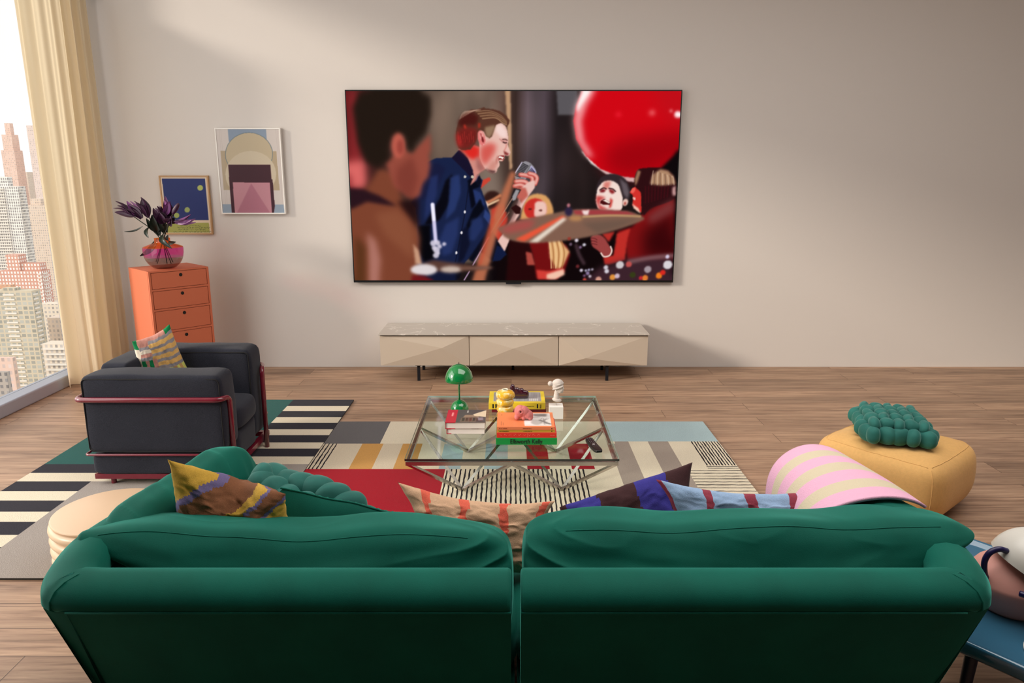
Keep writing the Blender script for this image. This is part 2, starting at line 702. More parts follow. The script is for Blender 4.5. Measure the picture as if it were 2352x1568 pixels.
# ------------------------------------------------------------ rugs
def rug_mesh(blocks, zt, th):
    """blocks: (x0,x1,y0,y1,color, lines) lines=(axis,count,width,color) wobbling pile lines; returns vf, colours"""
    V, Fc, C = [], [], []
    R = random.Random(3)

    def grid(xs, ys, colf, jx=0.0, jy=0.0):
        k = len(V)
        n, m = len(xs), len(ys)
        for j, y in enumerate(ys):
            for i, x in enumerate(xs):
                dx = jx * noise.noise(Vector((x * 60.0, y * 22.0, 1.3))) if 0 < i < n - 1 else 0
                dy = jy * noise.noise(Vector((x * 22.0, y * 60.0, 4.1))) if 0 < j < m - 1 else 0
                V.append((x + dx, y + dy, zt))
        for j in range(m - 1):
            for i in range(n - 1):
                a = k + j * n + i
                Fc.append((a, a + 1, a + n + 1, a + n))
                C.append(colf(i, j))
    for x0, x1, y0, y1, col, ln in blocks:
        if not ln:
            grid([x0, x1], [y0, y1], lambda i, j: col)
            continue
        ax, cnt, wd, lc = ln
        lo, hi = (x0, x1) if ax == 'x' else (y0, y1)
        st = (hi - lo) / cnt
        br = [lo]
        for q in range(cnt):
            c = lo + (q + 0.5) * st
            br += [c - wd / 2, c + wd / 2]
        br.append(hi)
        if ax == 'x':
            ys = list(np.linspace(y0, y1, max(2, int((y1 - y0) / 0.02))))
            grid(br, ys, lambda i, j: lc if i % 2 == 1 else col, jx=0.0045)
        else:
            xs = list(np.linspace(x0, x1, max(2, int((x1 - x0) / 0.02))))
            grid(xs, br, lambda i, j: lc if j % 2 == 1 else col, jy=0.0045)
    X0, X1 = min(b[0] for b in blocks), max(b[1] for b in blocks)
    Y0, Y1 = min(b[2] for b in blocks), max(b[3] for b in blocks)
    sk = box(X0, X1, Y0, Y1, zt - th, zt - 0.0008)
    k = len(V)
    V.extend(sk[0])
    for f in sk[1]:
        Fc.append(tuple(i + k for i in f))
        C.append((60, 56, 52))
    return (V, Fc), C


def make_rug(name, blocks, zt, th, label):
    vf, C = rug_mesh(blocks, zt, th)
    cx = sum(b[0] for b in blocks) / len(blocks)
    o = obj(name, vf, m_rug, origin=(cx, 4.8, 0))
    set_colors(o, C)
    tag(o, label, 'rug')


DK, CRM, TEAL, GRY = (48, 47, 55), (222, 212, 190), (42, 92, 88), (158, 150, 144)
BE = (205, 192, 170)
ys_r = [6.511, 6.303, 6.145, 5.962, 5.802, 5.628, 5.47, 5.289, 5.14, 4.964, 4.925]
bl = []
RY = [(-4.695, 6.472, 0.012), (-4.567, 6.284, 0.012), (-4.469, 6.138, 0.012), (-4.357, 5.973, 0.012), (-4.259, 5.828, 0.012), (-4.15, 5.668, 0.012), (-4.056, 5.529, 0.012), (-3.946, 5.367, 0.012), (-3.857, 5.235, 0.012), (-3.75, 5.077, 0.012), (-3.651, 4.931, 0.012)]
RY = [p[1] for p in RY]
for i in range(10):
    bl.append((-2.0, -1.445, RY[i + 1], RY[i], DK if i % 2 == 0 else CRM, None))
LY = [(-3.651, 4.931, 0.012), (-3.543, 4.772, 0.012), (-3.446, 4.629, 0.012), (-3.34, 4.472, 0.012), (-3.244, 4.33, 0.012), (-3.137, 4.172, 0.012), (-3.045, 4.036, 0.012), (-2.934, 3.873, 0.012), (-2.838, 3.732, 0.012), (-2.73, 3.571, 0.012)]
LY = [p[1] for p in LY] + [3.41]
bl.append((-3.335, -2.0, LY[0], RY[0], TEAL, None))
bl.append((-3.335, -1.75, LY[1], LY[0], DK, None))
bl.append((-3.335, -1.75, LY[2], LY[1], CRM, None))
bl.append((-1.75, -1.445, LY[2], LY[0], GRY, None))
for i in range(2, 10):
    bl.append((-3.335, -2.83, LY[i + 1], LY[i], DK if i % 2 == 0 else CRM, None))
bl.append((-2.83, -1.445, LY[-1], LY[2], GRY, None))
make_rug('striped_rug', bl, 0.012, 0.0115, 'black and cream striped rug with teal and grey fields under the charcoal armchair')

RED, GOLD, DGR, BLU, TAU = (158, 16, 36), (196, 148, 84), (104, 102, 104), (168, 192, 198), (160, 148, 138)
YA, YB1, YC, YR1, YR2 = 5.86, (-3.928, 5.34, 0.012)[1], (-3.589, 4.839, 0.012)[1], (-3.96, 5.387, 0.012)[1], (-3.634, 4.906, 0.012)[1]
Y0 = 3.05
LN = (34, 28, 34)
RB = [
    (-1.44, -1.008, YB1, YA, DGR, None), (-1.008, 0.76, YB1, YA, CRM, None), (0.76, 1.605, YR1, YA, BLU, None),
    (0.76, 0.80, YB1, YR1, CRM, None),
    (-1.44, -1.325, YC, YB1, BE, ('x', 4, 0.010, LN)), (-1.325, -1.142, YC, YB1, BE, None), (-1.142, -0.98, YC, YB1, GOLD, None),
    (-0.98, -0.83, YC, YB1, BE, None), (-0.83, -0.68, YC, YB1, GOLD, None), (-0.68, -0.51, YC, YB1, CRM, None),
    (-0.51, -0.357, YC, YB1, BLU, None), (-0.357, -0.191, YC, YB1, CRM, None), (-0.191, -0.025, YC, YB1, BLU, None),
    (-0.025, 0.114, YC, YB1, CRM, None), (0.114, 0.272, YC, YB1, RED, None), (0.272, 0.427, YC, YB1, CRM, None),
    (0.427, 0.589, YC, YB1, RED, None), (0.589, 0.75, YC, YB1, CRM, None),
    (0.75, 0.80, YC, YB1, TAU, None), (0.80, 0.907, YC, YR1, TAU, None),
    (0.907, 1.058, YC, YR1, CRM, None), (1.058, 1.214, YC, YR1, TAU, None), (1.214, 1.385, YC, YR1, CRM, None),
    (1.385, 1.605, YR2, YR1, CRM, ('x', 10, 0.010, LN)), (1.385, 1.605, YC, YR2, CRM, ('y', 2, 0.010, LN)),
    (-1.44, -0.462, Y0, YC, RED, None), (-0.462, 0.52, Y0, YC, CRM, ('x', 31, 0.011, LN)),
    (0.52, 0.75, Y0, YC, CRM, None), (0.75, 0.907, Y0, YC, TAU, None), (0.907, 1.058, Y0, YC, CRM, None),
    (1.058, 1.234, Y0, 4.75, TAU, None), (1.058, 1.214, 4.75, YC, TAU, None), (1.214, 1.234, 4.75, YC, CRM, None),
    (1.234, 1.605, 4.35, YC, CRM, ('y', 10, 0.010, LN)), (1.234, 1.605, Y0, 4.35, CRM, ('y', 26, 0.010, LN)),
]
make_rug('patchwork_rug', RB, 0.0125, 0.0118, 'multicolour geometric wool rug with red field under the glass coffee table')

# ------------------------------------------------------------ sideboard
sb = thing('sideboard', 'long low taupe sideboard with faceted fronts under the television', 'sideboard', (0.0, 7.4, 0))
SX0, SX1, SYF, SYB, SZ0, SZ1 = -1.305, 1.36, 7.10, 7.66, 0.167, 0.475
m_taupe = M('taupe_lacquer', (192, 178, 162), 0.5, spec=0.35)
m_stone = M('grey_ceramic_top', (188, 181, 172), 0.3, var=0.05, vscale=14)


def vein_stone():
    m = M('veined_stone_top', (186, 178, 169), 0.28)
    nt = m.node_tree
    b = nt.nodes['Principled BSDF']
    tc = nt.nodes.new('ShaderNodeTexCoord')
    n = nt.nodes.new('ShaderNodeTexNoise')
    n.inputs['Scale'].default_value = 1.6
    n.inputs['Detail'].default_value = 5
    n.inputs['Distortion'].default_value = 1.4
    nt.links.new(tc.outputs['Object'], n.inputs['Vector'])
    cr = nt.nodes.new('ShaderNodeValToRGB')
    e = cr.color_ramp.elements
    e[0].position = 0.49
    e[0].color = lin((184, 176, 167)) + (1,)
    e[1].position = 0.51
    e[1].color = lin((184, 176, 167)) + (1,)
    x = e.new(0.5)
    x.color = lin((228, 222, 214)) + (1,)
    nt.links.new(n.outputs[0], cr.inputs[0])
    nt.links.new(cr.outputs[0], b.inputs['Base Color'])
    return m


obj('body', box(SX0 + 0.005, SX1 - 0.005, SYF + 0.03, SYB, SZ0, SZ1), m_taupe, sb)
bevel(obj('top', box(SX0 - 0.006, SX1 + 0.006, SYF - 0.015, SYB + 0.005, SZ1 + 0.006, SZ1 + 0.018), vein_stone(), sb), 0.003)
obj('shadow_gap', box(SX0 + 0.004, SX1 - 0.004, SYF + 0.008, SYB, SZ1, SZ1 + 0.006), m_blackmetal, sb)
# faceted fronts: outline corners + one raised apex each, (u,v) of apex; depths in metres
dw = (SX1 - SX0) / 3
for k, (au, av) in enumerate(((0.70, 0.62), (0.49, 0.60), (0.30, 0.28))):
    x0 = SX0 + k * dw + 0.004
    x1 = SX0 + (k + 1) * dw - 0.004
    z0, z1 = SZ0 + 0.001, SZ1 - 0.004
    yf = SYF + 0.012
    V = [(x0, yf, z0), (x1, yf, z0), (x1, yf, z1), (x0, yf, z1), (x0 + au * (x1 - x0), yf - 0.036, z0 + av * (z1 - z0)),
         (x0, SYF + 0.03, z0), (x1, SYF + 0.03, z0), (x1, SYF + 0.03, z1), (x0, SYF + 0.03, z1)]
    Fc = [(0, 1, 4), (1, 2, 4), (2, 3, 4), (3, 0, 4), (0, 5, 6, 1), (1, 6, 7, 2), (2, 7, 8, 3), (3, 8, 5, 0)]
    obj('door', (V, Fc), m_taupe, sb)
for x, y in ((-0.93, 7.16), (0.965, 7.16), (-0.93, 7.58), (0.965, 7.58), (0.02, 7.58)):
    obj('leg', join(box(x - 0.014, x + 0.014, y - 0.014, y + 0.014, 0.0, SZ0), box(x - 0.03, x + 0.03, y - 0.014, y + 0.014, SZ0 - 0.012, SZ0)), m_blackmetal, sb)

# ------------------------------------------------------------ chest of drawers (turned about 45 degrees)
ch = thing('chest_of_drawers', 'tall orange chest of drawers with round finger holes beside the curtain', 'chest of drawers', (-3.355, 7.13, 0))
A = np.array((-3.355, 6.77))
eu = np.array((0.392, 0.41)) / np.hypot(0.392, 0.41)
ew = np.array((-eu[1], eu[0]))
CW, CD = 0.567, 0.49


def cbox(u0, u1, w0, w1, z0, z1):
    vs, fs = box(u0, u1, w0, w1, z0, z1)
    return [(A[0] + eu[0] * u + ew[0] * w, A[1] + eu[1] * u + ew[1] * w, z) for u, w, z in vs], fs


dz = [(0.984, 1.132), (0.794, 0.958), (0.580, 0.768), (0.362, 0.553), (0.075, 0.335)]
parts = [cbox(0, CW, 0.02, CD, 0.0, 1.15)]
# face frame around the drawer openings
parts += [cbox(0, 0.02, 0, 0.03, 0, 1.15), cbox(CW - 0.02, CW, 0, 0.03, 0, 1.15)]
edges = [1.15, 1.136] + [e for lo, hi in dz for e in (lo - 0.004, hi + 0.004)]
zz = [1.15] + sorted([v for lo, hi in dz for v in (lo - 0.004, hi + 0.004)], reverse=True) + [0.0]
for i in range(0, len(zz), 2):
    parts.append(cbox(0.02, CW - 0.02, 0, 0.03, zz[i + 1], zz[i]))
obj('body', join(*parts), m_orange, ch)
obj('drawer_gap_shade', join(*[cbox(0.02, CW - 0.02, 0.0195, 0.0205, lo - 0.004, hi + 0.004) for lo, hi in dz]), m_dark, ch)  # dark sheet behind the drawers, shade of the gaps put into its colour
for lo, hi in dz:
    d = obj('drawer', cbox(0.025, CW - 0.025, 0.001, 0.019, lo, hi), m_orange, ch)
    hz = hi - 0.035 if hi > 1 else hi - 0.038
    c = A + eu * (CW * 0.52)
    n = 28
    V = []
    for s_, r in ((-0.0006, 0.016), (0.0012, 0.016)):
        for i in range(n):
            t = 2 * math.pi * i / n
            V.append((c[0] + eu[0] * r * math.cos(t) + ew[0] * s_, c[1] + eu[1] * r * math.cos(t) + ew[1] * s_, hz + r * math.sin(t)))
    Fc = [tuple(range(n)), tuple(reversed(range(n, 2 * n)))] + [(i, (i + 1) % n, n + (i + 1) % n, n + i) for i in range(n)]
    obj('finger_hole_shade', (V, Fc), m_black, d)  # black disc painting the shade inside the hole

# ------------------------------------------------------------ armchair
ac = thing('armchair', 'charcoal wool cube armchair with burgundy tubular frame on striped rug', 'armchair', (-2.33, 4.98, 0.012))
AX0, AX1 = -2.785, -1.875
nA0, nA1, fA0, fA1 = 4.56, 4.80, 5.20, 5.44


def piped(name, x0, x1, y0, y1, z0, z1, k=14, bulge=0.03):
    c = obj(name, soft_box(x0, x1, y0, y1, z0, z1, k, 22, wr=0.006, ws=5, bulge=bulge), m_char, ac, smooth=True)
    return c


def pipe_rect(parent, pts, r=0.004):
    obj('piping', tube(pts, r, 6, closed=True), m_seam, parent)


def bend(pts, r, n=6):
    P_ = [Vector(p) for p in pts]
    out = [tuple(P_[0])]
    for i in range(1, len(P_) - 1):
        a, b = P_[i - 1] - P_[i], P_[i + 1] - P_[i]
        q = min(r, a.length * 0.49, b.length * 0.49)
        s_, e_ = P_[i] + a.normalized() * q, P_[i] + b.normalized() * q
        for k in range(n + 1):
            t = k / n
            out.append(tuple(s_ * (1 - t) ** 2 + P_[i] * 2 * t * (1 - t) + e_ * t * t))
    out.append(tuple(P_[-1]))
    return out


def rrect(fn, a0, a1, b0, b1, rad=0.03, n=5):
    out = []
    for ca, cb, s0 in ((a1 - rad, b1 - rad, 0), (a0 + rad, b1 - rad, 1), (a0 + rad, b0 + rad, 2), (a1 - rad, b0 + rad, 3)):
        for i in range(n + 1):
            t = math.pi / 2 * (s0 + i / n)
            out.append(fn(ca + rad * math.cos(t), cb + rad * math.sin(t)))
    # densify straight runs is unnecessary: the tube is straight there
    return out


na = piped('arm_cushion', AX0, AX1, nA0, nA1, 0.235, 0.765)
pipe_rect(na, rrect(lambda a, b: (a, nA0 - 0.004 + 0.012 * (abs((a - (AX0 + AX1) / 2) / 0.45)) ** 4, b), AX0 + 0.012, AX1 - 0.012, 0.25, 0.742))
nb = piped('lower_cushion', AX0 + 0.01, AX1 - 0.01, nA0 + 0.003, nA1, 0.088, 0.232, k=10, bulge=0.02)
fa = piped('arm_cushion', AX0, AX1 - 0.03, fA0, fA1, 0.10, 0.79)
pipe_rect(fa, rrect(lambda a, b: (a, fA0 + 0.004, b), AX0 + 0.012, AX1 - 0.042, 0.12, 0.765))
bk = piped('back_cushion', AX0 + 0.01, AX0 + 0.20, nA1 - 0.01, fA0 + 0.01, 0.12, 0.785)
st = piped('seat_cushion', AX0 + 0.19, AX1 - 0.005, nA1 - 0.005, fA0 + 0.005, 0.30, 0.47, k=8, bulge=0.09)
lo_ = piped('lower_cushion', AX0 + 0.19, AX1 - 0.015, nA1 - 0.005, fA0 + 0.005, 0.088, 0.30, k=12, bulge=0.02)
# burgundy tubes
r1, r2 = 0.018, 0.008
zt = 0.612
yo, yi = nA0 - 0.024, fA1 + 0.022
top = bend([(AX1 + 0.024, nA0 + 0.07, 0.012), (AX1 + 0.024, nA0 + 0.07, zt), (AX1 + 0.0, yo, zt), (AX0 - 0.024, yo, zt), (AX0 - 0.024, yi, zt),
            (AX1 - 0.03, yi, zt), (AX1 + 0.022, fA1 - 0.155, zt + 0.01), (AX1 + 0.022, fA1 - 0.165, 0.012)], 0.05)
obj('top_tube', tube(top, r1, 12), m_burg, ac, smooth=True)
zl = 0.232
low = bend([(AX1 + 0.012, nA0 + 0.09, zl), (AX1 + 0.012, nA0 - 0.012, zl), (AX0 - 0.012, nA0 - 0.012, zl), (AX0 - 0.012, fA1 + 0.012, zl),
            (AX1 - 0.02, fA1 + 0.012, zl), (AX1 + 0.015, fA1 - 0.15, zl)], 0.03)
obj('middle_tube', tube(low, r2, 10), m_burg, ac, smooth=True)
fr = obj('base_frame', join(box(AX0 + 0.02, AX1 - 0.005, nA0 + 0.01, nA0 + 0.05, 0.055, 0.09), box(AX0 + 0.02, AX1 - 0.005, fA1 - 0.05, fA1 - 0.01, 0.055, 0.09),
                            box(AX0 + 0.02, AX0 + 0.05, nA0 + 0.05, fA1 - 0.05, 0.055, 0.09), box(AX1 - 0.04, AX1 - 0.005, nA0 + 0.05, fA1 - 0.05, 0.055, 0.09)), m_burg, ac)
for x, y in ((AX0 + 0.12, nA0 + 0.05), (AX0 + 0.12, fA1 - 0.05)):
    obj('leg', lathe([(0.017, 0.012), (0.017, 0.06)], (x, y, 0), 16), m_burg, ac, smooth=True, sharp=40)


# ------------------------------------------------------------ pillows
def pillow(name, label, bl, br, tr, tl, th, pattern, mat=None, n=64, pinch=0.05, wr=0.012, ws=7, deform=None, seed=0, group=None, sag=0.0, k=2.6, seam=None, plump=0.62):
    BL, BR, TR, TL = (Vector(p) for p in (bl, br, tr, tl))
    nrm = (BR - BL).cross(TL - BL).normalized()
    V, Fc, C = [], [], []

    def pt(u, v, s):
        uu = 2 * u - 1
        vv = 2 * v - 1
        pu = u - pinch * uu * (1 - vv * vv) * (uu * uu)
        pv = v - pinch * vv * (1 - uu * uu) * (vv * vv)
        p = BL * (1 - pu) * (1 - pv) + BR * pu * (1 - pv) + TR * pu * pv + TL * (1 - pu) * pv
        t = max(0.0, (1 - abs(uu) ** k) * (1 - abs(vv) ** k)) ** plump
        q = p + nrm * (s * t * th / 2)
        w = noise.noise_vector(Vector((u * ws + seed, v * ws, s * 3.0)))
        w2 = noise.noise_vector(Vector((u * ws * 2.6 + seed, v * ws * 2.6, s * 3.0 + 9)))
        q += (w * wr + w2 * wr * 0.45) * (0.3 + t)
        if sag:
            q += (TL - BL).normalized() * (-sag * (1 - uu * uu) * v * v)
        if deform:
            q = deform(u, v, s, q)
        return q
    ids = {}
    for s in (1, -1):
        for j in range(n + 1):
            for i in range(n + 1):
                edge = i in (0, n) or j in (0, n)
                key = (i, j, 0 if edge else s)
                if key not in ids:
                    ids[key] = len(V)
                    V.append(tuple(pt(i / n, j / n, s if not edge else 1)))
        for j in range(n):
            for i in range(n):
                f = [ids[(a, b, 0 if (a in (0, n) or b in (0, n)) else s)] for a, b in ((i, j), (i + 1, j), (i + 1, j + 1), (i, j + 1))]
                if len(set(f)) < 4:
                    continue
                Fc.append(tuple(f) if s > 0 else tuple(reversed(f)))
                C.append(pattern((i + 0.5) / n, (j + 0.5) / n, s) if pattern else (200, 200, 200))
    c = (BL + BR) / 2
    o = obj(name, (V, Fc), mat or m_vc, origin=c, smooth=True)
    if pattern:
        set_colors(o, C)
    tag(o, label, 'pillow', group)
    return o


def bands(stops, skew=0.0):
    def f(u, v, s):
        w = u + skew * (v - 0.5)
        c = stops[0][1]
        for p, col in stops:
            if w >= p:
                c = col
        return c
    return f


# ------------------------------------------------------------ sofa: two modules
def mitre(path):
    """unit inward-offset direction (left of travel) with mitre length for a plan polyline"""
    P_ = [np.array(p) for p in path]
    out = []
    for i in range(len(P_)):
        ds = []
        if i > 0:
            d = P_[i] - P_[i - 1]
            ds.append(d / np.hypot(*d))
        if i < len(P_) - 1:
            d = P_[i + 1] - P_[i]
            ds.append(d / np.hypot(*d))
        ns = [np.array((-d[1], d[0])) for d in ds]
        m = sum(ns)
        m = m / np.hypot(*m)
        out.append(m / max(0.5, float(m @ ns[0])))
    return out


def sweep(path, prof, side=1, close=True):
    """sweep profile [(inward,z)] along plan path; inward = right of travel when side=1"""
    mt = mitre(path)
    V, Fc = [], []
    n = len(prof)
    for p, m in zip(path, mt):
        for d, z in prof:
            V.append((p[0] - side * m[0] * d, p[1] - side * m[1] * d, z))
    for i in range(len(path) - 1):
        for k in range(n):
            j = (k + 1) % n
            f = (i * n + k, i * n + j, (i + 1) * n + j, (i + 1) * n + k)
            Fc.append(f if side > 0 else tuple(reversed(f)))
    a = tuple(range(n))
    b = tuple(range((len(path) - 1) * n, len(path) * n))
    Fc.append(tuple(reversed(a)) if side > 0 else a)
    Fc.append(b if side > 0 else tuple(reversed(b)))
    return V, Fc


def fix_normals(o):
    bm = bmesh.new()
    bm.from_mesh(o.data)
    bmesh.ops.recalc_face_normals(bm, faces=bm.faces)
    bm.to_mesh(o.data)
    bm.free()
    return o


def sofa_module(sx, x_in, label):
    """sx=-1: left half, +1: right half (seen from behind)"""
    cx = 0.015
    s = thing('sofa_module', label, 'sofa', (cx + sx * 0.75, 2.6, 0.0), 'two halves of the green sofa')

    def mx(x):
        return cx + sx * x
    g = abs(x_in - cx)
    straight = [(mx(g), 1.985), (mx(0.5), 1.985), (mx(1.0), 1.985), (mx(1.36), 1.985)]
    arm = spline([(mx(1.44), 2.005), (mx(1.515), 2.16), (mx(1.54), 2.36), (mx(1.49), 2.62), (mx(1.41), 2.90), (mx(1.35), 3.08)], 5)
    path = straight + arm
    # upholstered shell: outer panel leaning in towards the floor
    shell = [(0.20, 0.10), (0.0, 0.742), (0.03, 0.76), (0.13, 0.76), (0.15, 0.70), (0.17, 0.42), (0.26, 0.10)]
    side = 1 if sx < 0 else -1
    fix_normals(obj('back_shell', sweep(path, shell, side), m_velvet, s, smooth=True, sharp=45))
    # rolled cap above the seam: one on the back, one on the arm
    cap = [(0.012, 0.728), (-0.006, 0.745), (-0.004, 0.772), (0.014, 0.798), (0.045, 0.815), (0.085, 0.822), (0.125, 0.818), (0.152, 0.80), (0.166, 0.77), (0.165, 0.735)]

    def capmesh(pth, name):
        o = fix_normals(obj(name, sweep(pth, cap, side), m_velvet, s, smooth=True, sharp=60))
        bevel(o, 0.012, 3)
        return o
    capmesh([(mx(g), 1.985), (mx(0.5), 1.985), (mx(1.0), 1.985), (mx(1.30), 1.985), (mx(1.40), 1.992), (mx(1.445), 2.02)], 'back_roll')
    capmesh(spline([(mx(1.405), 1.99), (mx(1.455), 2.03), (mx(1.515), 2.16), (mx(1.54), 2.36), (mx(1.49), 2.62), (mx(1.41), 2.90), (mx(1.35), 3.08)], 5), 'arm_roll')
    # seam along the cap
    sm = [(p[0], p[1] - 0.004 if abs(p[1] - 1.985) < 0.01 else p[1], 0.741) for p in path[:4]]
    obj('seam', tube(sm, 0.003, 6), m_velvet, s, smooth=True)
    # seat
    xa, xb = sorted((mx(g), mx(1.34)))
    obj('seat_base', soft_box(xa - (0.007 if sx > 0 else 0), xb + (0.012 if sx < 0 else 0), 2.06, 3.05, 0.06, 0.30, 30, 14), m_velvet, s, smooth=True)
    obj('seat_cushion', soft_box(xa - (0.007 if sx > 0 else -0.01), xb + (0.012 if sx < 0 else -0.01), 2.2, 3.12, 0.29, 0.46, 7, 20, wr=0.01, bulge=0.04), m_velvet, s, smooth=True)
    for x in (0.18, 1.12):
        for y in (2.35, 2.95):
            obj('leg', lathe([(0.02, 0.0), (0.026, 0.11)], (mx(x), y, 0), 14), m_blackmetal, s, smooth=True, sharp=40)
    return s, mx


sofL, mxL = sofa_module(-1, 0.0, 'left half of green velvet sofa, yellow brown striped cushion on its seat')
sofR, mxR = sofa_module(1, 0.03, 'right half of green velvet sofa, pink striped blanket over its arm')


def folds(p, a, f, ax, seed):
    """directional creases"""
    q = Vector((p.x * f[0] + seed, p.y * f[1], p.z * f[2]))
    n1 = noise.noise(q)
    n2 = noise.noise(q * 2.1 + Vector((5, 5, 5)))
    r = (1 - abs(n1) * 2) ** 3 * 0.5 + n2 * 0.6
    return Vector(ax) * (a * r)


def back_cushion(s, x0, x1, zt0, zt1, seed, dip=0.0):
    """long loose cushion leaning over the sofa back"""
    cx, hx = (x0 + x1) / 2, (x1 - x0) / 2

    def fn(x, y, z):
        t = (x + 1) / 2
        top = zt0 * (1 - t) + zt1 * t - dip * math.exp(-((t - 0.32) / 0.14) ** 2)
        zc, hz = (top + 0.46) / 2, (top - 0.46) / 2
        endr = abs(x) ** 6
        Y = 2.34 + y * 0.14 * (1 - 0.15 * endr) + 0.10 * z - 0.03 * (1 - z * z)
        p = Vector((cx + x * hx * (1 + 0.008 * (1 - z * z)), Y, zc + z * hz))
        p.z -= 0.03 * (y + 1) * max(0.0, z) ** 2
        out = 1.0 if (x > 0) == (x0 + x1 > 0) else -1.0
        if out > 0:
            f = min(1.0, max(0.0, (0.82 - p.z) / 0.12))
            p.x -= (1 if x > 0 else -1) * 0.27 * x * x * f * f * (3 - 2 * f)
        p += noise.noise_vector(p * 3.0 + Vector((seed, 0, 0))) * 0.018
        gather = math.exp(-((abs(x) - 0.93) / 0.12) ** 2)
        # creases fan out from the ends and the top seam
        sk = Vector((p.x + (p.z - 0.7) * (1.6 if x < 0 else -1.6), p.y, p.z))
        p += folds(sk, 0.026 * (0.35 + gather + 0.35 * noise.noise(Vector((p.x * 2 + seed, 7, 1)))), (3.0, 2.0, 11.0), (0.0, -0.8, 0.5), seed)
        p.z += 0.010 * noise.noise(Vector((p.x * 4 + seed, 0.5, 2)))
        return tuple(p)
    c = obj('back_cushion', soft(110, 6.0, fn), m_velvet, s, smooth=True)
    pts = []
    for i in range(81):
        a = -0.93 + 1.86 * i / 80
        x, y, z = a, -0.92, 0.97
        kk = (abs(x) ** 6.0 + abs(y) ** 6.0 + abs(z) ** 6.0) ** (1 / 6.0)
        p = Vector(fn(x / kk, y / kk, z / kk))
        pts.append(tuple(p))
    obj('seam', tube(pts, 0.0022, 5), m_velvet, c, smooth=True)
    return c


back_cushion(sofL, -1.545, -0.005, 0.85, 0.84, 3.1)
back_cushion(sofR, 0.055, 1.61, 0.88, 0.885, 8.7, 0.022)


def wing(s, sx, pts, w, th, zt, seed, tip=0.0, k=3.4, name='arm_cushion'):
    """loose cushion leaning on the arm; pts = centre line (x,y) from near end to far end, zt list of top heights"""
    C_ = spline([(a[0], a[1], b) for a, b in zip(pts, zt)], 10)

    def fn(x, y, z):
        t = (y + 1) / 2 * (len(C_) - 1)
        i = min(int(t), len(C_) - 2)
        f = t - i
        c = [C_[i][q] * (1 - f) + C_[i + 1][q] * f for q in range(3)]
        top = c[2]
        zc, hz = (top + 0.45) / 2, (top - 0.45) / 2
        p = Vector((c[0] + x * w * (1 - 0.1 * abs(y) ** 4) + sx * 0.07 * z, c[1] + 0.04 * z * (y > 0), zc + z * hz))
        p += noise.noise_vector(p * 3.2 + Vector((seed, 1, 0))) * 0.018
        p += folds(Vector((p.x, p.y + p.x * 0.8, p.z)), 0.013, (2, 9.0, 3.0), (0.5 * -sx, 0, 0.6), seed)
        return tuple(p)
    return obj(name, soft(60, k, fn), m_velvet, s, smooth=True)


wing(sofL, -1, [(-1.34, 2.30), (-1.31, 2.6), (-1.23, 2.85), (-1.16, 3.08)], 0.11, 0, [0.84, 0.85, 0.87, 0.91], 1.7, k=3.8)
wing(sofR, 1, [(1.42, 2.26), (1.38, 2.5), (1.30, 2.8), (1.22, 3.08)], 0.17, 0, [0.84, 0.83, 0.82, 0.85], 5.2, k=2.6)


# striped blanket thrown over the right arm cushion
def throw():
    nu, nv = 60, 60
    V, Fc, C = [], [], []
    L = []
    for s_ in (0, 1):
        for j in range(nv + 1):
            v = j / nv
            Y = 2.60 + 0.42 * v
            for i in range(nu + 1):
                u = i / nu
                a = math.pi * (1.02 - 0.76 * u)
                cx = 1.37 - 0.04 * v
                rx = 0.25 + 0.03 * (1 - v) - 0.03 * v
                X = cx + math.cos(a) * rx * (1.0 if a > math.pi / 2 else 1.05)
                z = 0.62 + (0.24 + 0.01 * math.sin(v * 3)) * max(0.0, math.sin(a)) ** 0.8
                yy = Y + 0.12 * math.sin(a) * (v - 0.35) - 0.05 * (1 - u)
                p = Vector((X, yy, z))
                p += noise.noise_vector(p * 4) * 0.008
                if s_:
                    p += Vector((-math.cos(a), 0, -max(0, math.sin(a)))) * 0.012
                V.append(tuple(p))
    N = (nu + 1) * (nv + 1)
    pk, cr = (238, 184, 212), (218, 206, 178)
    for s_ in (0, 1):
        for j in range(nv):
            for i in range(nu):
                k = s_ * N + j * (nu + 1) + i
                f = (k, k + 1, k + nu + 2, k + nu + 1)
                Fc.append(f if not s_ else tuple(reversed(f)))
                C.append(pk if int((j + 0.5) / nv * 7.0) % 2 == 0 else cr)
    for i in range(nu):
        for j in (0, nv):
            k = j * (nu + 1) + i
            Fc.append((k, k + N, k + N + 1, k + 1))
            C.append(pk)
    for j in range(nv):
        for i in (0, nu):
            k = j * (nu + 1) + i
            Fc.append((k, k + nu + 1, k + nu + 1 + N, k + N))
            C.append(pk)
    m = M('knitted_cotton', attr='Col', rough=0.95, sheen=0.2, spec=0.1, bump=0.5, bscale=220)
    o = obj('blanket', (V, Fc), m, origin=(1.33, 2.8, 0.6), smooth=True)
    set_colors(o, C)
    fix_normals(o)
    tag(o, 'pink and cream striped knitted blanket draped over the right sofa arm', 'blanket')


throw()

# cushions on the sofa seat
YEL, BRN, PUR = (204, 164, 70), (132, 88, 62), (116, 106, 150)


def yel_pat(u, v, s):
    w = (v + 0.35 * (1 - u)) if s > 0 else v
    d = u * 0.75 + (1 - v) * 0.55
    for lo, hi, c in ((0.0, 0.26, YEL), (0.26, 0.31, PUR), (0.31, 0.52, BRN), (0.52, 0.62, YEL), (0.62, 0.65, PUR), (0.65, 0.76, BRN), (0.76, 0.80, PUR), (0.80, 3, YEL)):
        if lo <= d < hi:
            return c
    return YEL


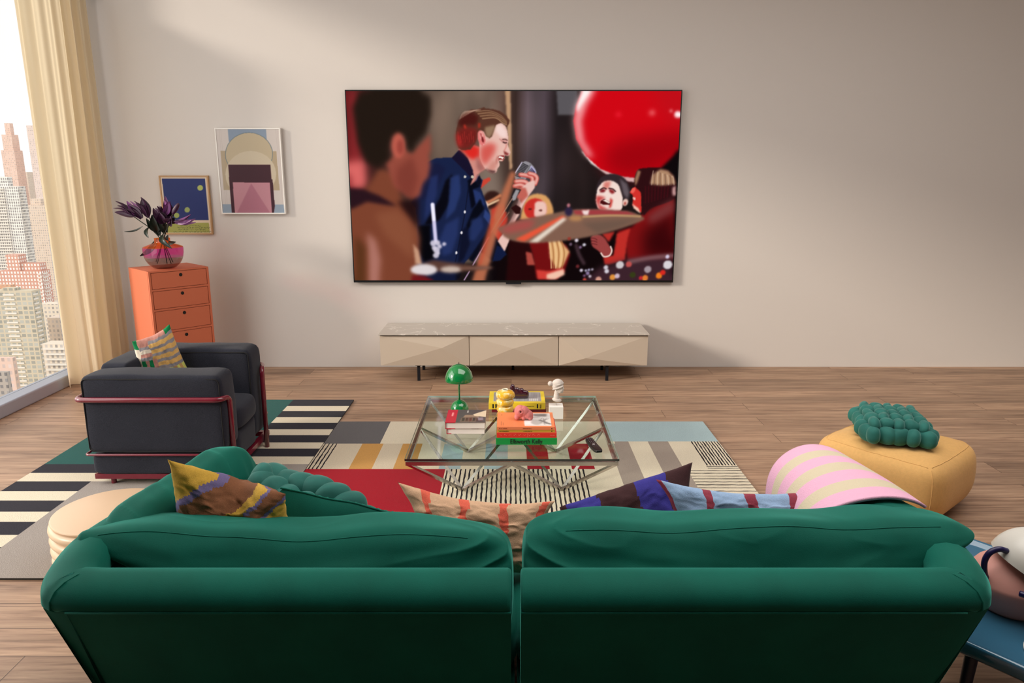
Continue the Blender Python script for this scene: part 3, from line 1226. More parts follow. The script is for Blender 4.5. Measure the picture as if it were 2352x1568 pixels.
def yel_def(u, v, s, q):
    # folded: dent in the upper middle, right half flopping forward
    d = math.exp(-((u - 0.50) / 0.20) ** 2) * v
    q = q + Vector((0.0, 0.09, -0.06)) * d
    r = max(0.0, u - 0.45)
    q = q + Vector((0.0, -0.10, 0.02)) * r * (0.3 + v) * 1.2
    return q


pillow('cushion', 'yellow and brown striped linen cushion, folded, at left end of green sofa', (-1.313, 2.6, 0.635), (-0.805, 2.62, 0.606), (-0.836, 2.62, 0.857), (-1.257, 2.53, 1.014),
       0.20, yel_pat, deform=yel_def, seed=2, wr=0.014, k=2.2)
GV = m_velvet


def box_edge(name, label, bl, br, tr, tl, th, seed):
    """flat velvet cushion with a gathered boxed border"""
    BL, BR, TR, TL = (Vector(p) for p in (bl, br, tr, tl))
    nrm = (BR - BL).cross(TL - BL).normalized()

    def fn(x, y, z):
        u, v = (x + 1) / 2, (z + 1) / 2
        p = BL * (1 - u) * (1 - v) + BR * u * (1 - v) + TR * u * v + TL * (1 - u) * v
        t = 0.35 + 0.65 * max(0, 1 - abs(x) ** 3) * max(0, 1 - abs(z) ** 3)
        p -= nrm * (y * th / 2 * t)
        if abs(y) < 0.7:
            p += Vector((0, 0, 1)) * 0.004 * math.sin(x * 60) * (z > 0.5)
        p += noise.noise_vector(p * 7 + Vector((seed, 0, 0))) * 0.009
        return tuple(p)
    o = obj(name, soft(64, 14, fn), m_velvet2 if False else m_velvet, origin=(BL + BR) / 2, smooth=True)
    tag(o, label, 'cushion')
    pts = []
    for sgn in (-1,):
        for i in range(60):
            x = -0.97 + 1.94 * i / 59
            pts.append(fn(x, -0.93, 0.985))
    obj('piping', tube(pts, 0.004, 6), m_velvet, o, origin=(BL + BR) / 2, smooth=True)
    return o


box_edge('cushion', 'flat dark green velvet cushion with gathered border in front of the knotted cushion', (-0.894, 2.63, 0.468), (-0.284, 2.63, 0.411), (-0.381, 2.71, 0.698), (-0.94, 2.77, 0.798), 0.10, 4)

TAN, CORAL = (212, 174, 142), (224, 104, 84)
tan_st = [(0, TAN)]
for c_ in (0.15, 0.40, 0.66, 0.92):
    tan_st += [(c_ - 0.028, CORAL), (c_ + 0.028, TAN)]
pillow('cushion', 'tan linen cushion with coral stripes in the middle of the green sofa', (-0.374, 2.67, 0.444), (0.184, 2.65, 0.456), (0.176, 2.73, 0.756), (-0.47, 2.83, 0.794),
       0.15, bands(tan_st, -0.05), seed=5, sag=0.01, pinch=0.09)
DBR, IND = (66, 42, 44), (62, 58, 142)
pillow('cushion', 'dark brown and indigo banded cushion behind the pale blue one', (0.207, 2.73, 0.409), (0.773, 2.77, 0.385), (0.779, 2.97, 0.822), (0.199, 2.81, 0.689),
       0.16, bands([(0, DBR), (0.10, IND), (0.33, DBR), (0.60, IND), (0.84, DBR)], 0.12), seed=9, sag=-0.02)
LBL, MAR = (150, 178, 212), (146, 62, 78)
lb = [(0, MAR), (0.035, LBL)]
for c_ in (0.27, 0.515, 0.76):
    lb += [(c_ - 0.027, MAR), (c_ + 0.027, LBL)]
lb += [(0.955, MAR)]
pillow('cushion', 'pale blue cushion with dusky red stripes at right end of green sofa', (0.631, 2.67, 0.444), (1.269, 2.67, 0.444), (1.304, 2.75, 0.796), (0.587, 2.79, 0.823),
       0.13, bands(lb, 0.0), seed=12, sag=0.0, pinch=0.10)


def arm_pat(u, v, s):
    if s < 0:
        return (225, 216, 198)
    G, PK, CR, GY, OR, YG, TN, RD, PL = (24, 128, 76), (196, 140, 128), (226, 214, 196), (150, 146, 150), (222, 178, 108), (206, 208, 112), (190, 152, 98), (176, 36, 48), (92, 22, 52)
    if u < 0.10:
        return CR if v < 0.85 else G
    if v > 0.62 or (u > 0.42 and v > 0.45):
        if v > 0.93:
            return PK if u < 0.8 else G
        return [GY, OR][int(v * 18) % 2] if u > 0.35 else [CR, GY, PK][int(v * 16) % 3]
    if u < 0.48:
        if v < 0.26:
            return [RD, RD, PL][int(v * 14) % 3]
        return [G, PK, G, PK, PK][min(4, int((u - 0.10) * 13))]
    return [YG, TN][int(u * 13) % 2]


pillow('pillow', 'small patchwork pillow with green and yellow stripes on the charcoal armchair', (-2.622, 4.99, 0.514), (-2.302, 5.22, 0.485), (-2.445, 5.16, 0.985), (-2.621, 4.96, 0.903),
       0.15, arm_pat, seed=15, wr=0.008)


# ------------------------------------------------------------ knotted velvet cushions
def lump(c, ax, ay, az, rz, n=14, ry=0.0, seed=0):
    def fn(x, y, z):
        p = Vector((x * ax, y * ay, z * az))
        p = Matrix.Rotation(rz, 3, 'Z') @ Matrix.Rotation(ry, 3, 'Y') @ p
        p += Vector(c)
        p += noise.noise_vector(p * 14 + Vector((seed, 0, 0))) * 0.004
        return tuple(p)
    return soft(n, 2.4, fn)


def knot_cushion(label, M4, nx, ny, sx, sy, hz, cat='cushion'):
    ps = []
    for j in range(ny):
        for i in range(nx):
            x = (i + 0.5) / nx * 2 - 1
            y = (j + 0.5) / ny * 2 - 1
            ed = max(abs(x), abs(y))
            z = hz * (1 - 0.30 * ed ** 4)
            al = (i + j) % 2
            a, b = sx / nx, sy / ny
            ax, ay = (a * 1.30, b * 0.90) if al else (a * 0.90, b * 1.30)
            ps.append(lump((x * sx * 0.97, y * sy * 0.97, z), ax, ay, hz * 0.55, 0.25 * math.sin(i * 3 + j), ry=(0.3 if al else -0.2) + 0.45 * x, seed=i + 9 * j))
    # lower course around the rim
    per = [(t, -1) for t in np.linspace(-0.85, 0.85, nx)] + [(t, 1) for t in np.linspace(-0.85, 0.85, nx)] + \
          [(-1, t) for t in np.linspace(-0.85, 0.85, ny)] + [(1, t) for t in np.linspace(-0.85, 0.85, ny)]
    for q, (x, y) in enumerate(per):
        ps.append(lump((x * sx * 0.98, y * sy * 0.98, hz * 0.12), sx / nx * 1.15, sy / ny * 1.15, hz * 0.72, q, seed=q))
    ps.append(soft_box(-sx * 0.9, sx * 0.9, -sy * 0.9, sy * 0.9, -hz * 0.5, hz * 0.85, 5, 10))
    vf = xf(join(*ps), M4)
    o = obj('knotted_cushion', vf, m_velvet2, origin=M4.to_translation(), smooth=True)
    tag(o, label, cat)
    return o


# ------------------------------------------------------------ pouf
pc = np.array((2.42, 4.36))
PT = [(2.935, 4.325), (2.46, 4.84), (1.93, 4.45), (2.40, 3.87)]


def pouf():
    ux = np.array((PT[0][0] - PT[3][0], PT[0][1] - PT[3][1])) / 2
    uy = np.array((PT[2][0] - PT[3][0], PT[2][1] - PT[3][1])) / 2
    c = (np.array(PT[0]) + np.array(PT[2])) / 2

    def fn(x, y, z):
        s = 1.0 + 0.06 * (1 - z * z) - 0.10 * max(0, -z) ** 2
        px = c + ux * x * s + uy * y * s
        crown = 0.03 * (1 - x * x) * (1 - y * y) * (z > 0)
        cn = 0.03 * (abs(x * y)) ** 3 * max(0, z)
        dent = -0.045 * math.exp(-(((px[0] - 2.44) / 0.22) ** 2 + ((px[1] - 4.45) / 0.26) ** 2)) * (z > 0.5)
        p = Vector((px[0], px[1], 0.205 + z * 0.205 + crown + cn + dent))
        p += folds(Vector((p.x, p.y, p.z * 0.5)), 0.006, (6, 6, 2), (0.3, 0.3, 0.8 if z > 0 else 0), 2.2)
        if p.z < 0.0:
            p.z = 0.0
        return tuple(p)
    t = thing('pouf', 'square ochre linen pouf on the oak floor at the right of the sofa', 'pouf', (c[0], c[1], 0))
    o = obj('cover', soft(56, 5.5, fn), m_linen, t, smooth=True)
    k = 5.5
    pts = []
    for i in range(50):
        z = -0.9 + 1.85 * i / 49
        s = (1 + 1 + abs(z) ** k) ** (1 / k)
        pts.append(tuple(Vector(fn(-1 / s * 0 + 1 / s * -1, 1 / s * -1, z / s))))
    obj('seam', tube(pts, 0.003, 5), m_linen, t, smooth=True)
    for sx_, sy_ in ((1, 0), (0, -1), (-1, 0), (0, 1)):
        pts = []
        for i in range(50):
            a = -0.95 + 1.9 * i / 49
            x, y, z = (sx_, a, 1) if sx_ else (a, sy_, 1)
            s = (abs(x) ** k + abs(y) ** k + abs(z) ** k) ** (1 / k)
            pts.append(tuple(Vector(fn(x / s, y / s, z / s))))
        obj('seam', tube(pts, 0.0028, 5), m_linen, t, smooth=True)


pouf()
kc = Matrix.Translation((2.43, 4.46, 0.455)) @ Matrix.Rotation(math.radians(-18), 4, 'Z') @ Matrix.Rotation(math.radians(-4), 4, 'X')
knot_cushion('dark teal knotted velvet cushion lying on the ochre pouf', kc, 5, 5, 0.175, 0.27, 0.075)


# long knotted bolster on the sofa (two rows of lumps)
def bolster():
    ps = []
    row1 = [(-1.02, 2.95, 0.758), (-0.945, 2.92, 0.743), (-0.876, 2.89, 0.747), (-0.807, 2.86, 0.746), (-0.735, 2.82, 0.733), (-0.667, 2.79, 0.709)]
    row2 = [(-1.037, 2.86, 0.744), (-0.978, 2.83, 0.729), (-0.916, 2.8, 0.704), (-0.841, 2.77, 0.689)]
    for q, p in enumerate(row1):
        ps.append(lump(p, 0.066, 0.075, 0.058, 0.4 * q, ry=0.35, seed=q))
        ps.append(lump((p[0] + 0.01, p[1] + 0.05, p[2] - 0.10), 0.066, 0.08, 0.07, 0.4 * q, seed=q + 4))
    for q, p in enumerate(row2):
        ps.append(lump(p, 0.062, 0.07, 0.085, -0.3 * q, ry=-0.2, seed=q + 20))
        ps.append(lump((p[0] + 0.01, p[1] + 0.02, p[2] - 0.13), 0.066, 0.08, 0.08, 0.4 * q, seed=q + 4))
    ps.append(lump((-1.062, 2.9, 0.75), 0.05, 0.075, 0.095, 0.2, ry=0.3, seed=40))
    for q in range(5):
        ps.append(lump((-0.98 + 0.09 * q, 2.86 - 0.02 * q, 0.53), 0.07, 0.10, 0.075, 0.3 * q, seed=50 + q))
        ps.append(lump((-0.98 + 0.09 * q, 2.87 - 0.02 * q, 0.62), 0.07, 0.09, 0.08, 0.5 * q, seed=60 + q))
    o = obj('knotted_cushion', join(*ps), m_velvet2, origin=(-0.8, 2.85, 0.46), smooth=True)
    tag(o, 'teal knotted velvet bolster on the sofa seat before the red rug field', 'cushion')


bolster()

# ------------------------------------------------------------ glass coffee table
TZ = 0.352
ct = thing('coffee_table', 'square glass coffee table on crossed polished steel bars in the middle of the rug', 'coffee table', (0.005, 4.83, 0.0125))
TX0, TX1, TY0, TY1 = -0.645, 0.655, 4.18, 5.48
m_tglass = tinted_glass('table_glass', (0.93, 0.975, 0.955), 1.0, 1.55)
m_gedge = M('glass_edge_dark_reflection', (26, 34, 34), 0.1, spec=0.8)  # front edge: dark reflection put into its colour
m_gedge2 = M('pale_glass_edge', (168, 190, 180), 0.15, spec=0.8)  # paler copy of the same edge for the other sides
V, Fc = box(TX0, TX1, TY0, TY1, TZ - 0.014, TZ)
obj('glass_top', (V, Fc), None, ct, mats=[m_tglass, m_gedge, m_gedge2], mi=[0, 0, 1, 2, 2, 2])
fr = []
bw = 0.022
zb, zt_ = TZ - 0.046, TZ - 0.020
for a in (box(TX0 + 0.004, TX1 - 0.004, TY0 + 0.004, TY0 + 0.004 + bw, zb, zt_), box(TX0 + 0.004, TX1 - 0.004, TY1 - 0.004 - bw, TY1 - 0.004, zb, zt_),
          box(TX0 + 0.004, TX0 + 0.004 + bw, TY0 + 0.026, TY1 - 0.026, zb, zt_), box(TX1 - 0.004 - bw, TX1 - 0.004, TY0 + 0.026, TY1 - 0.026, zb, zt_)):
    fr.append(a)
bevel(obj('top_frame', join(*fr), m_chrome, ct), 0.002)
XM, YM = (TX0 + TX1) / 2, (TY0 + TY1) / 2
pads = []
for x in (TX0 + 0.015, XM, TX1 - 0.015):
    for y in (TY0 + 0.015, YM, TY1 - 0.015):
        if not (x == XM and y == YM):
            pads.append(lathe([(0.008, zt_), (0.008, TZ - 0.014)], (x, y, 0), 12))
            if x != XM:
                pads.append(lathe([(0.008, zt_), (0.008, TZ - 0.014)], (x, y + (0.3 if y < YM + 0.1 else -0.3), 0), 12))
for pd in pads:
    obj('glass_pad', pd, m_chrome, ct)
for fx in (-0.32, 0.33):
    for fy in (4.49, 5.17):
        cxs = (TX0 + 0.014, XM) if fx < 0 else (XM, TX1 - 0.014)
        cys = (TY0 + 0.014, YM) if fy < YM else (YM, TY1 - 0.014)
        leg = thing('leg', None, None, (0, 0, 0))
        COL.objects.unlink(leg)
        bpy.data.objects.remove(leg)
        prs = []
        for x in cxs:
            for y in cys:
                p, q = Vector((x, y, zb + 0.010)), Vector((fx + (x - fx) * 0.03, fy + (y - fy) * 0.03, 0.0245))
                prs.append(tube([p, q], 0.0125, 4))
        prs.append(lathe([(0.012, 0.0125), (0.014, 0.026)], (fx, fy, 0), 12))
        obj('leg', join(*prs), m_chrome, ct)


# ------------------------------------------------------------ books
def book(name, label, x0, x1, y0, y1, z0, z1, col, spine, group, dog=0.0, mat=None, soft_cover=False):
    """spine: 'front' (towards -y) or 'left'"""
    b = thing(name, label, 'book', ((x0 + x1) / 2, (y0 + y1) / 2, z0), group)
    t = 0.0028 if not soft_cover else 0.0012
    m = mat or M('cover_' + str(len(bpy.data.materials)), col, 0.35, spec=0.4)
    e = 0.004 if not soft_cover else 0.0
    if spine == 'front':
        cv = join(box(x0, x1, y0, y1, z0, z0 + t), box(x0, x1, y0, y1, z1 - t, z1), box(x0, x1, y0, y0 + t, z0 + t, z1 - t))
        pg = box(x0 + e, x1 - e, y0 + t, y1 - e, z0 + t, z1 - t)
    else:
        cv = join(box(x0, x1, y0, y1, z0, z0 + t), box(x0, x1, y0, y1, z1 - t, z1), box(x0, x0 + t, y0, y1, z0 + t, z1 - t))
        pg = box(x0 + t, x1 - e, y0 + e, y1 - e, z0 + t, z1 - t)
    bevel(obj('cover', cv, m, b), 0.0008, 1)
    obj('pages', pg, m_pages, b)
    return b


def cover_art(b, P_, x0, x1, y0, y1, z, m=None):
    return paint_object('cover_picture', P_, (x0, y1, z), (x1 - x0, 0, 0), (0, y0 - y1, 0), m or m_glossprint, b)


def marks(parent, x0, x1, y, z, h, mat, seed=0):
    """a line of print too small to read: tiny strokes"""
    R = random.Random(seed)
    ps, x = [], x0
    while x < x1:
        w = 0.0011 + R.random() * 0.0006
        hh = h * (0.55 + 0.45 * R.random())
        ps.append(box(x, x + w, y - 0.0004, y + 0.0004, z - h / 2, z - h / 2 + hh))
        if R.random() < 0.6:
            ps.append(box(x, x + 0.0028, y - 0.0004, y + 0.0004, z - h * 0.1, z + h * 0.12))
        x += 0.0032 + (0.003 if R.random() < 0.16 else 0)
    return obj('spine_print', join(*ps), mat, parent)


m_ink = M('black_ink', (18, 18, 18), 0.6)
m_brick = M('brick_ink', (150, 62, 36), 0.6)
m_redink = M('pale_red_ink', (240, 140, 120), 0.6)
# left pair
b1 = book('book', 'red spined art book at bottom of the left pair on the glass table', -0.428, -0.175, 4.62, 4.885, TZ, TZ + 0.036, (196, 188, 180), 'left', 'books on the coffee table')
b2 = book('book', 'red book with interior photograph cover, topmost of the left pair', -0.436, -0.172, 4.62, 4.890, TZ + 0.036, TZ + 0.080, (150, 134, 124), 'left', 'books on the coffee table')
m_redcloth = M('red_cloth_spine', (178, 30, 52), 0.5)
for b_, xx, za, zb_, w_ in ((b1, -0.4284, TZ, TZ + 0.036, 0.032), (b2, -0.4364, TZ + 0.036, TZ + 0.080, 0.066)):
    obj('spine', join(box(xx, xx + 0.0035, 4.6196, 4.8904, za + 0.0002, zb_ - 0.0002), box(xx, xx + w_, 4.6196, 4.8904, zb_ - 0.0032, zb_ + 0.0002),
                      box(xx, xx + w_, 4.6196, 4.8904, za - 0.0002, za + 0.003)), m_redcloth, b_)
pa = Paint(120, 120, (86, 80, 80))
pa.poly([(0, 0), (30, 0), (30, 120), (0, 120)], (190, 36, 58), 0.3)
pa.poly([(55, 50), (95, 50), (100, 75), (50, 75)], (150, 126, 108), 1)
pa.poly([(45, 75), (92, 68), (92, 115), (42, 115)], (120, 100, 88), 1)
for q in range(6):
    pa.poly([(48 + q * 11, 78), (56 + q * 11, 76), (56 + q * 11, 106), (48 + q * 11, 108)], (70 + 15 * (q % 3), 60, 54), 0.7)
pa.poly([(80, 45), (120, 5), (120, 70), (84, 60)], (224, 205, 178), 1.2)
pa.poly([(95, 75), (112, 72), (114, 100), (98, 102)], (140, 128, 138), 1.2)
pa.poly([(60, 8), (64, 8), (64, 30), (60, 30)], (200, 196, 190), 0.8)
pa.line([(16, 30), (16, 60)], 6, (236, 150, 150), 0.8)
cover_art(b2, pa, -0.433, -0.172, 4.62, 4.89, TZ + 0.0803)
marks(b2, -0.262, -0.215, 4.6190, TZ + 0.0375, 0.003, m_ink, 1)

# middle stack, spines to the camera
z = TZ
b3 = book('book', 'thick green book at the bottom of the middle stack', -0.097, 0.292, 4.42, 4.71, z, z + 0.046, (18, 140, 62), 'front', 'books on the coffee table')
text_mesh('spine_title', 'Ellsworth Kelly', 0.042, (0.095, 4.4185, z + 0.0215), (1, 0, 0), (0, 0, 1), m_ink, b3, width=0.203)
text_mesh('spine_title', 'Ellsworth Kelly', 0.0416, (0.0955, 4.4183, z + 0.0215), (1, 0, 0), (0, 0, 1), m_ink, b3, width=0.203)
z += 0.046
b4 = book('book', 'red book with pale scribbled spine above the green book', -0.092, 0.289, 4.423, 4.71, z, z + 0.034, (214, 50, 38), 'front', 'books on the coffee table')
rr = random.Random(4)
pts = []
for q in range(46):
    x = -0.075 + 0.27 * q / 45
    pts.append((x, 4.4225, z + 0.017 + 0.007 * math.sin(q * 2.3) * rr.random() + 0.002))
sq = []
for q in range(0, 44, 5):
    sq.append(tube(spline(pts[q:q + 4], 3), 0.0006, 4))
obj('spine_drawing', join(*sq), m_redink, b4)
obj('spine_drawing', tube([(0.105, 4.4225, z + 0.004), (0.105, 4.4225, z + 0.030)], 0.0006, 4), m_redink, b4)
marks(b4, 0.246, 0.280, 4.4224, z + 0.017, 0.006, m_redink, 2)
z += 0.034
b5 = book('book', 'thin mustard yellow paperback under the orange one', -0.088, 0.279, 4.427, 4.712, z, z + 0.018, (196, 150, 54), 'front', 'books on the coffee table', soft_cover=True)
marks(b5, -0.075, -0.012, 4.4264, z + 0.009, 0.006, m_ink, 3)
marks(b5, 0.077, 0.132, 4.4264, z + 0.009, 0.006, m_ink, 4)
obj('spine_mark', box(0.255, 0.260, 4.4258, 4.4268, z + 0.006, z + 0.012), m_ink, b5)
z += 0.018
b6 = book('book', 'orange paperback with grey photograph cover, topmost of the middle stack', -0.091, 0.277, 4.425, 4.716, z, z + 0.020, (226, 128, 84), 'front', 'books on the coffee table', soft_cover=True)
marks(b6, -0.077, -0.026, 4.4244, z + 0.010, 0.006, m_brick, 5)
marks(b6, 0.075, 0.130, 4.4244, z + 0.010, 0.006, m_brick, 6)
obj('spine_mark', box(0.255, 0.260, 4.4238, 4.4248, z + 0.006, z + 0.012), m_ink, b6)
z += 0.020
zc6 = z
pa = Paint(150, 120, (232, 134, 86))
pa.poly([(72, 8), (142, 8), (142, 112), (72, 112)], (226, 224, 222), 0.4)
pa.poly([(72, 60), (110, 60), (112, 100), (72, 100)], (240, 238, 238), 2)
pa.ell((104, 84), 15, 20, (186, 184, 182), 2.2)
pa.poly([(96, 12), (134, 12), (132, 36), (98, 34)], (124, 122, 122), 2.5)
pa.line([(112, 66), (140, 98)], 6, (112, 112, 112), 1.6)
pa.line([(74, 50), (112, 40)], 5, (170, 168, 166), 2)
for q in range(14):
    pa.line([(112 + rr.random() * 26, 45 + rr.random() * 55), (115 + rr.random() * 24, 48 + rr.random() * 55)], 1.2, (120, 118, 118), 0.8)
pa.poly([(11, 76), (12.5, 76), (12.5, 108), (11, 108)], (150, 80, 52), 0.5)
pa.poly([(16, 86), (17.5, 86), (17.5, 108), (16, 108)], (150, 80, 52), 0.5)
pa.poly([(11, 14), (12.5, 14), (12.5, 28), (11, 28)], (150, 80, 52), 0.5)
cover_art(b6, pa, -0.091, 0.277, 4.425, 4.716, z + 0.0003)

# rear stack
b7 = book('book', 'dark red book under the big yellow book at the back of the glass table', -0.140, 0.252, 5.075, 5.36, TZ, TZ + 0.024, (118, 28, 38), 'front', 'books on the coffee table')
zy = TZ + 0.024
b8 = book('book', 'thick yellow book with grey patterned cover at the back of the glass table', -0.162, 0.247, 5.07, 5.365, zy, zy + 0.048, (236, 208, 52), 'front', 'books on the coffee table')
pa = Paint(150, 110, (238, 212, 56))
pa.poly([(12, 10), (140, 10), (140, 96), (12, 96)], (176, 176, 178), 0.4)
for q in range(30):
    x = 14 + q * 4.2
    pa.poly([(x, 14), (x + 1.8, 14), (x + 1.8, 92), (x, 92)], (130, 130, 134), 0.6)
for q in range(5):
    pa.poly([(108 + q * 5, 70), (111 + q * 5, 70), (111 + q * 5, 90), (108 + q * 5, 90)], (226, 226, 224), 0.8)
cover_art(b8, pa, -0.162, 0.247, 5.07, 5.365, zy + 0.0483)
bars = []
for x in (-0.135, -0.114, 0.185):
    bars.append(box(x, x + 0.010, 5.0690, 5.0702, zy + 0.009, zy + 0.040))
bars.append(box(0.206, 0.212, 5.0690, 5.0702, zy + 0.009, zy + 0.013))
for q in range(5):
    bars.append(box(0.208, 0.218, 5.0690, 5.0702, zy + 0.009 + q * 0.006, zy + 0.012 + q * 0.006))
for br_ in bars:
    obj('spine_mark', br_, m_ink, b8)
marks(b8, 0.100, 0.165, 5.0694, zy + 0.024, 0.007, m_ink, 7)


# ------------------------------------------------------------ small things on the table
def blob(name, parts, vox, mat, parent=None, origin=None, smooth_it=4):
    o = obj(name, join(*parts), mat, parent, origin=origin, smooth=True)
    r = o.modifiers.new('remesh', 'REMESH')
    r.mode = 'VOXEL'
    r.voxel_size = vox
    r.use_smooth_shade = True
    if smooth_it:
        s = o.modifiers.new('smooth', 'SMOOTH')
        s.iterations = smooth_it
        s.factor = 0.5
    return o


def ball(c, rx, ry=None, rz=None, rot=0.0, n=12, k=2.0, axis='Y'):
    ry = rx if ry is None else ry
    rz = rx if rz is None else rz
    R = Matrix.Rotation(rot, 3, axis)

    def fn(x, y, z):
        p = R @ Vector((x * rx, y * ry, z * rz))
        return (p.x + c[0], p.y + c[1], p.z + c[2])
    return soft(n, k, fn)


# plum sculpture: a ridge of merging balls
m_plum = M('plum_glaze', (58, 18, 34), 0.08, coat=0.8, spec=0.7)
zs = zy + 0.0487
ps = []
for x, h in ((0.010, 0.106), (0.043, 0.082), (0.076, 0.076), (0.110, 0.056)):
    ps.append(ball((x, 5.19, zs + h / 2), 0.021, 0.021, h / 2, k=2.6))
ps.append(ball((0.060, 5.19, zs + 0.030), 0.070, 0.022, 0.031, k=3.5))
ps.append(ball((0.030, 5.19, zs + 0.045), 0.038, 0.019, 0.034, k=3.0))
tag(blob('sculpture', ps, 0.0028, m_plum, origin=(0.055, 5.19, zs)), 'glossy plum ceramic sculpture with bumpy ridge on the yellow book', 'sculpture')
# pink stone-like blob with a hole
m_pink = M('rough_pink_ceramic', (218, 128, 126), 0.9, bump=1.0, bscale=260, var=0.06, vscale=200)


def pink_blob():
    cx, cy, cz = 0.083, 4.56, zc6 + 0.052
    t = thing('sculpture', 'rough pink ceramic sculpture with a round hole on the orange book', 'sculpture', (cx, cy, zc6))

    def pb(x, y, z, *a_, **k):
        return ball((cx + x, cy + y, cz + z), *a_, **k)
    ps = [pb(-0.026, 0, 0.008, 0.036, 0.032, 0.042), pb(-0.002, 0, 0.010, 0.040, 0.032, 0.034, rot=0.5), pb(0.026, 0, -0.012, 0.038, 0.028, 0.030, rot=0.6),
          pb(-0.044, 0, -0.030, 0.019, 0.024, 0.021), pb(-0.002, 0, -0.032, 0.017, 0.024, 0.019), pb(0.042, 0, -0.032, 0.019, 0.024, 0.019)]
    for q in range(12):
        an = 2 * math.pi * q / 12
        ps.append(pb(-0.022 + 0.013 * math.cos(an), -0.029, 0.014 + 0.013 * math.sin(an), 0.0065, 0.006, 0.0065, n=6))
    blob('body', ps, 0.003, m_pink, t, smooth_it=3)
    obj('hole', pb(-0.022, -0.0305, 0.014, 0.0085, 0.003, 0.0085, n=8), M('hole_shade', (84, 30, 32), 0.95), t, smooth=True)  # flush dark ball painting the shade inside the hole


pink_blob()


# yellow lobed vase
def yellow_glaze():
    m = M('dripped_yellow_glaze', (236, 190, 60), 0.06, coat=0.9, spec=0.7)
    nt = m.node_tree
    tc = nt.nodes.new('ShaderNodeTexCoord')
    n = nt.nodes.new('ShaderNodeTexNoise')
    n.inputs['Scale'].default_value = 22
    n.inputs['Detail'].default_value = 3
    nt.links.new(tc.outputs['Object'], n.inputs['Vector'])
    cr = nt.nodes.new('ShaderNodeValToRGB')
    e = cr.color_ramp.elements
    e[0].position = 0.50
    e[0].color = lin((238, 182, 44)) + (1,)
    e[1].position = 0.64
    e[1].color = lin((238, 224, 164)) + (1,)
    nt.links.new(n.outputs[0], cr.inputs[0])
    nt.links.new(cr.outputs[0], nt.nodes['Principled BSDF'].inputs['Base Color'])
    return m


vz = TZ
vc = (-0.042, 4.93)
va = thing('lobed_vase', 'yellow glazed ceramic vase of stacked lobes on the glass table', 'vase', (vc[0], vc[1], vz))
pr = [(0.001, 0.0), (0.030, 0.0)]
for zc_, R_, hh in ((0.026, 0.060, 0.026), (0.076, 0.058, 0.025), (0.126, 0.060, 0.025), (0.179, 0.063, 0.029)):
    for q in range(11):
        t = -math.pi / 2 + math.pi * q / 10
        pr.append((R_ - hh + 0.002 + hh * math.cos(t) ** 0.8 if abs(math.cos(t)) > 1e-6 else R_ - hh + 0.002, zc_ + hh * math.sin(t)))
pr += [(0.028, 0.2125), (0.022, 0.2145)]
vv, vf_ = lathe(pr, (vc[0], vc[1], vz), 56, cap=False)
vv = [tuple(Vector(p) + noise.noise_vector(Vector(p) * 26) * 0.0055 * min(1, (p[2] - vz) * 40) * (p[2] < vz + 0.20)) for p in vv]
m_yg = yellow_glaze()
obj('body', (vv, vf_), m_yg, va, smooth=True)
obj('mouth', lathe([(0.0005, 0.205), (0.014, 0.2052), (0.017, 0.212), (0.021, 0.2155), (0.026, 0.213)], (vc[0], vc[1], vz), 24, cap=False), m_black, va, smooth=True)
obj('mouth_rim', tube([(vc[0] + 0.020 * math.cos(a), vc[1] + 0.020 * math.sin(a), vz + 0.2145) for a in np.linspace(0, 2 * math.pi, 24, endpoint=False)], 0.0045, 8, closed=True), M('cream_glaze', (232, 226, 196), 0.1, coat=0.6), va, smooth=True)
# a small pink ball standing right behind the vase
tag(obj('ornament', ball((0.048, 5.02, TZ + 0.030), 0.030, 0.030, 0.030), m_pink, origin=(0.048, 5.02, TZ), smooth=True), 'small pink ceramic ornament half hidden behind the yellow lobed vase', 'ornament')

# bust on a plinth
bu = thing('bust', 'small white classical head sculpture on a white plinth', 'bust', (0.318, 4.975, TZ))
m_plaster = M('white_plaster', (222, 212, 204), 0.85, bump=0.25, bscale=300)
bevel(obj('plinth', box(0.268, 0.366, 4.925, 5.02, TZ, TZ + 0.088), m_white, bu), 0.002)
obj('pin', tube([(0.318, 4.97, TZ + 0.087), (0.318, 4.97, TZ + 0.125)], 0.003, 8), m_chrome, bu)
B0 = Vector((0.318, 4.97, TZ + 0.112))


def bb(x, y, z, *a, **k):
    return ball((B0.x + x, B0.y + y, B0.z + z), *a, **k)


ps = [bb(0.004, 0, 0.016, 0.034, 0.022, 0.015, rot=0.22), bb(0.002, 0, 0.040, 0.021, 0.018, 0.034), bb(0.004, 0, 0.064, 0.019, 0.017, 0.028),
      bb(0.020, 0, 0.106, 0.031, 0.027, 0.038), bb(0.027, -0.004, 0.086, 0.021, 0.020, 0.022, rot=-0.2), bb(0.038, -0.007, 0.073, 0.009, 0.009, 0.008),
      bb(0.048, -0.009, 0.095, 0.006, 0.005, 0.012, rot=0.25), bb(0.045, -0.008, 0.082, 0.005, 0.007, 0.003), bb(0.044, -0.008, 0.078, 0.004, 0.006, 0.003),
      bb(0.041, -0.010, 0.106, 0.009, 0.014, 0.004), bb(0.034, -0.018, 0.092, 0.010, 0.007, 0.009)]
blob('head', ps, 0.0018, m_plaster, bu, smooth_it=3)
m_hair = M('carved_plaster_hair', (222, 212, 204), 0.85, bump=1.0, bscale=420)
ps = [bb(0.010, 0.002, 0.134, 0.040, 0.034, 0.033), bb(-0.004, 0.0, 0.116, 0.026, 0.030, 0.026), bb(-0.043, 0, 0.134, 0.018, 0.018, 0.018), bb(-0.026, 0, 0.128, 0.012, 0.012, 0.014)]
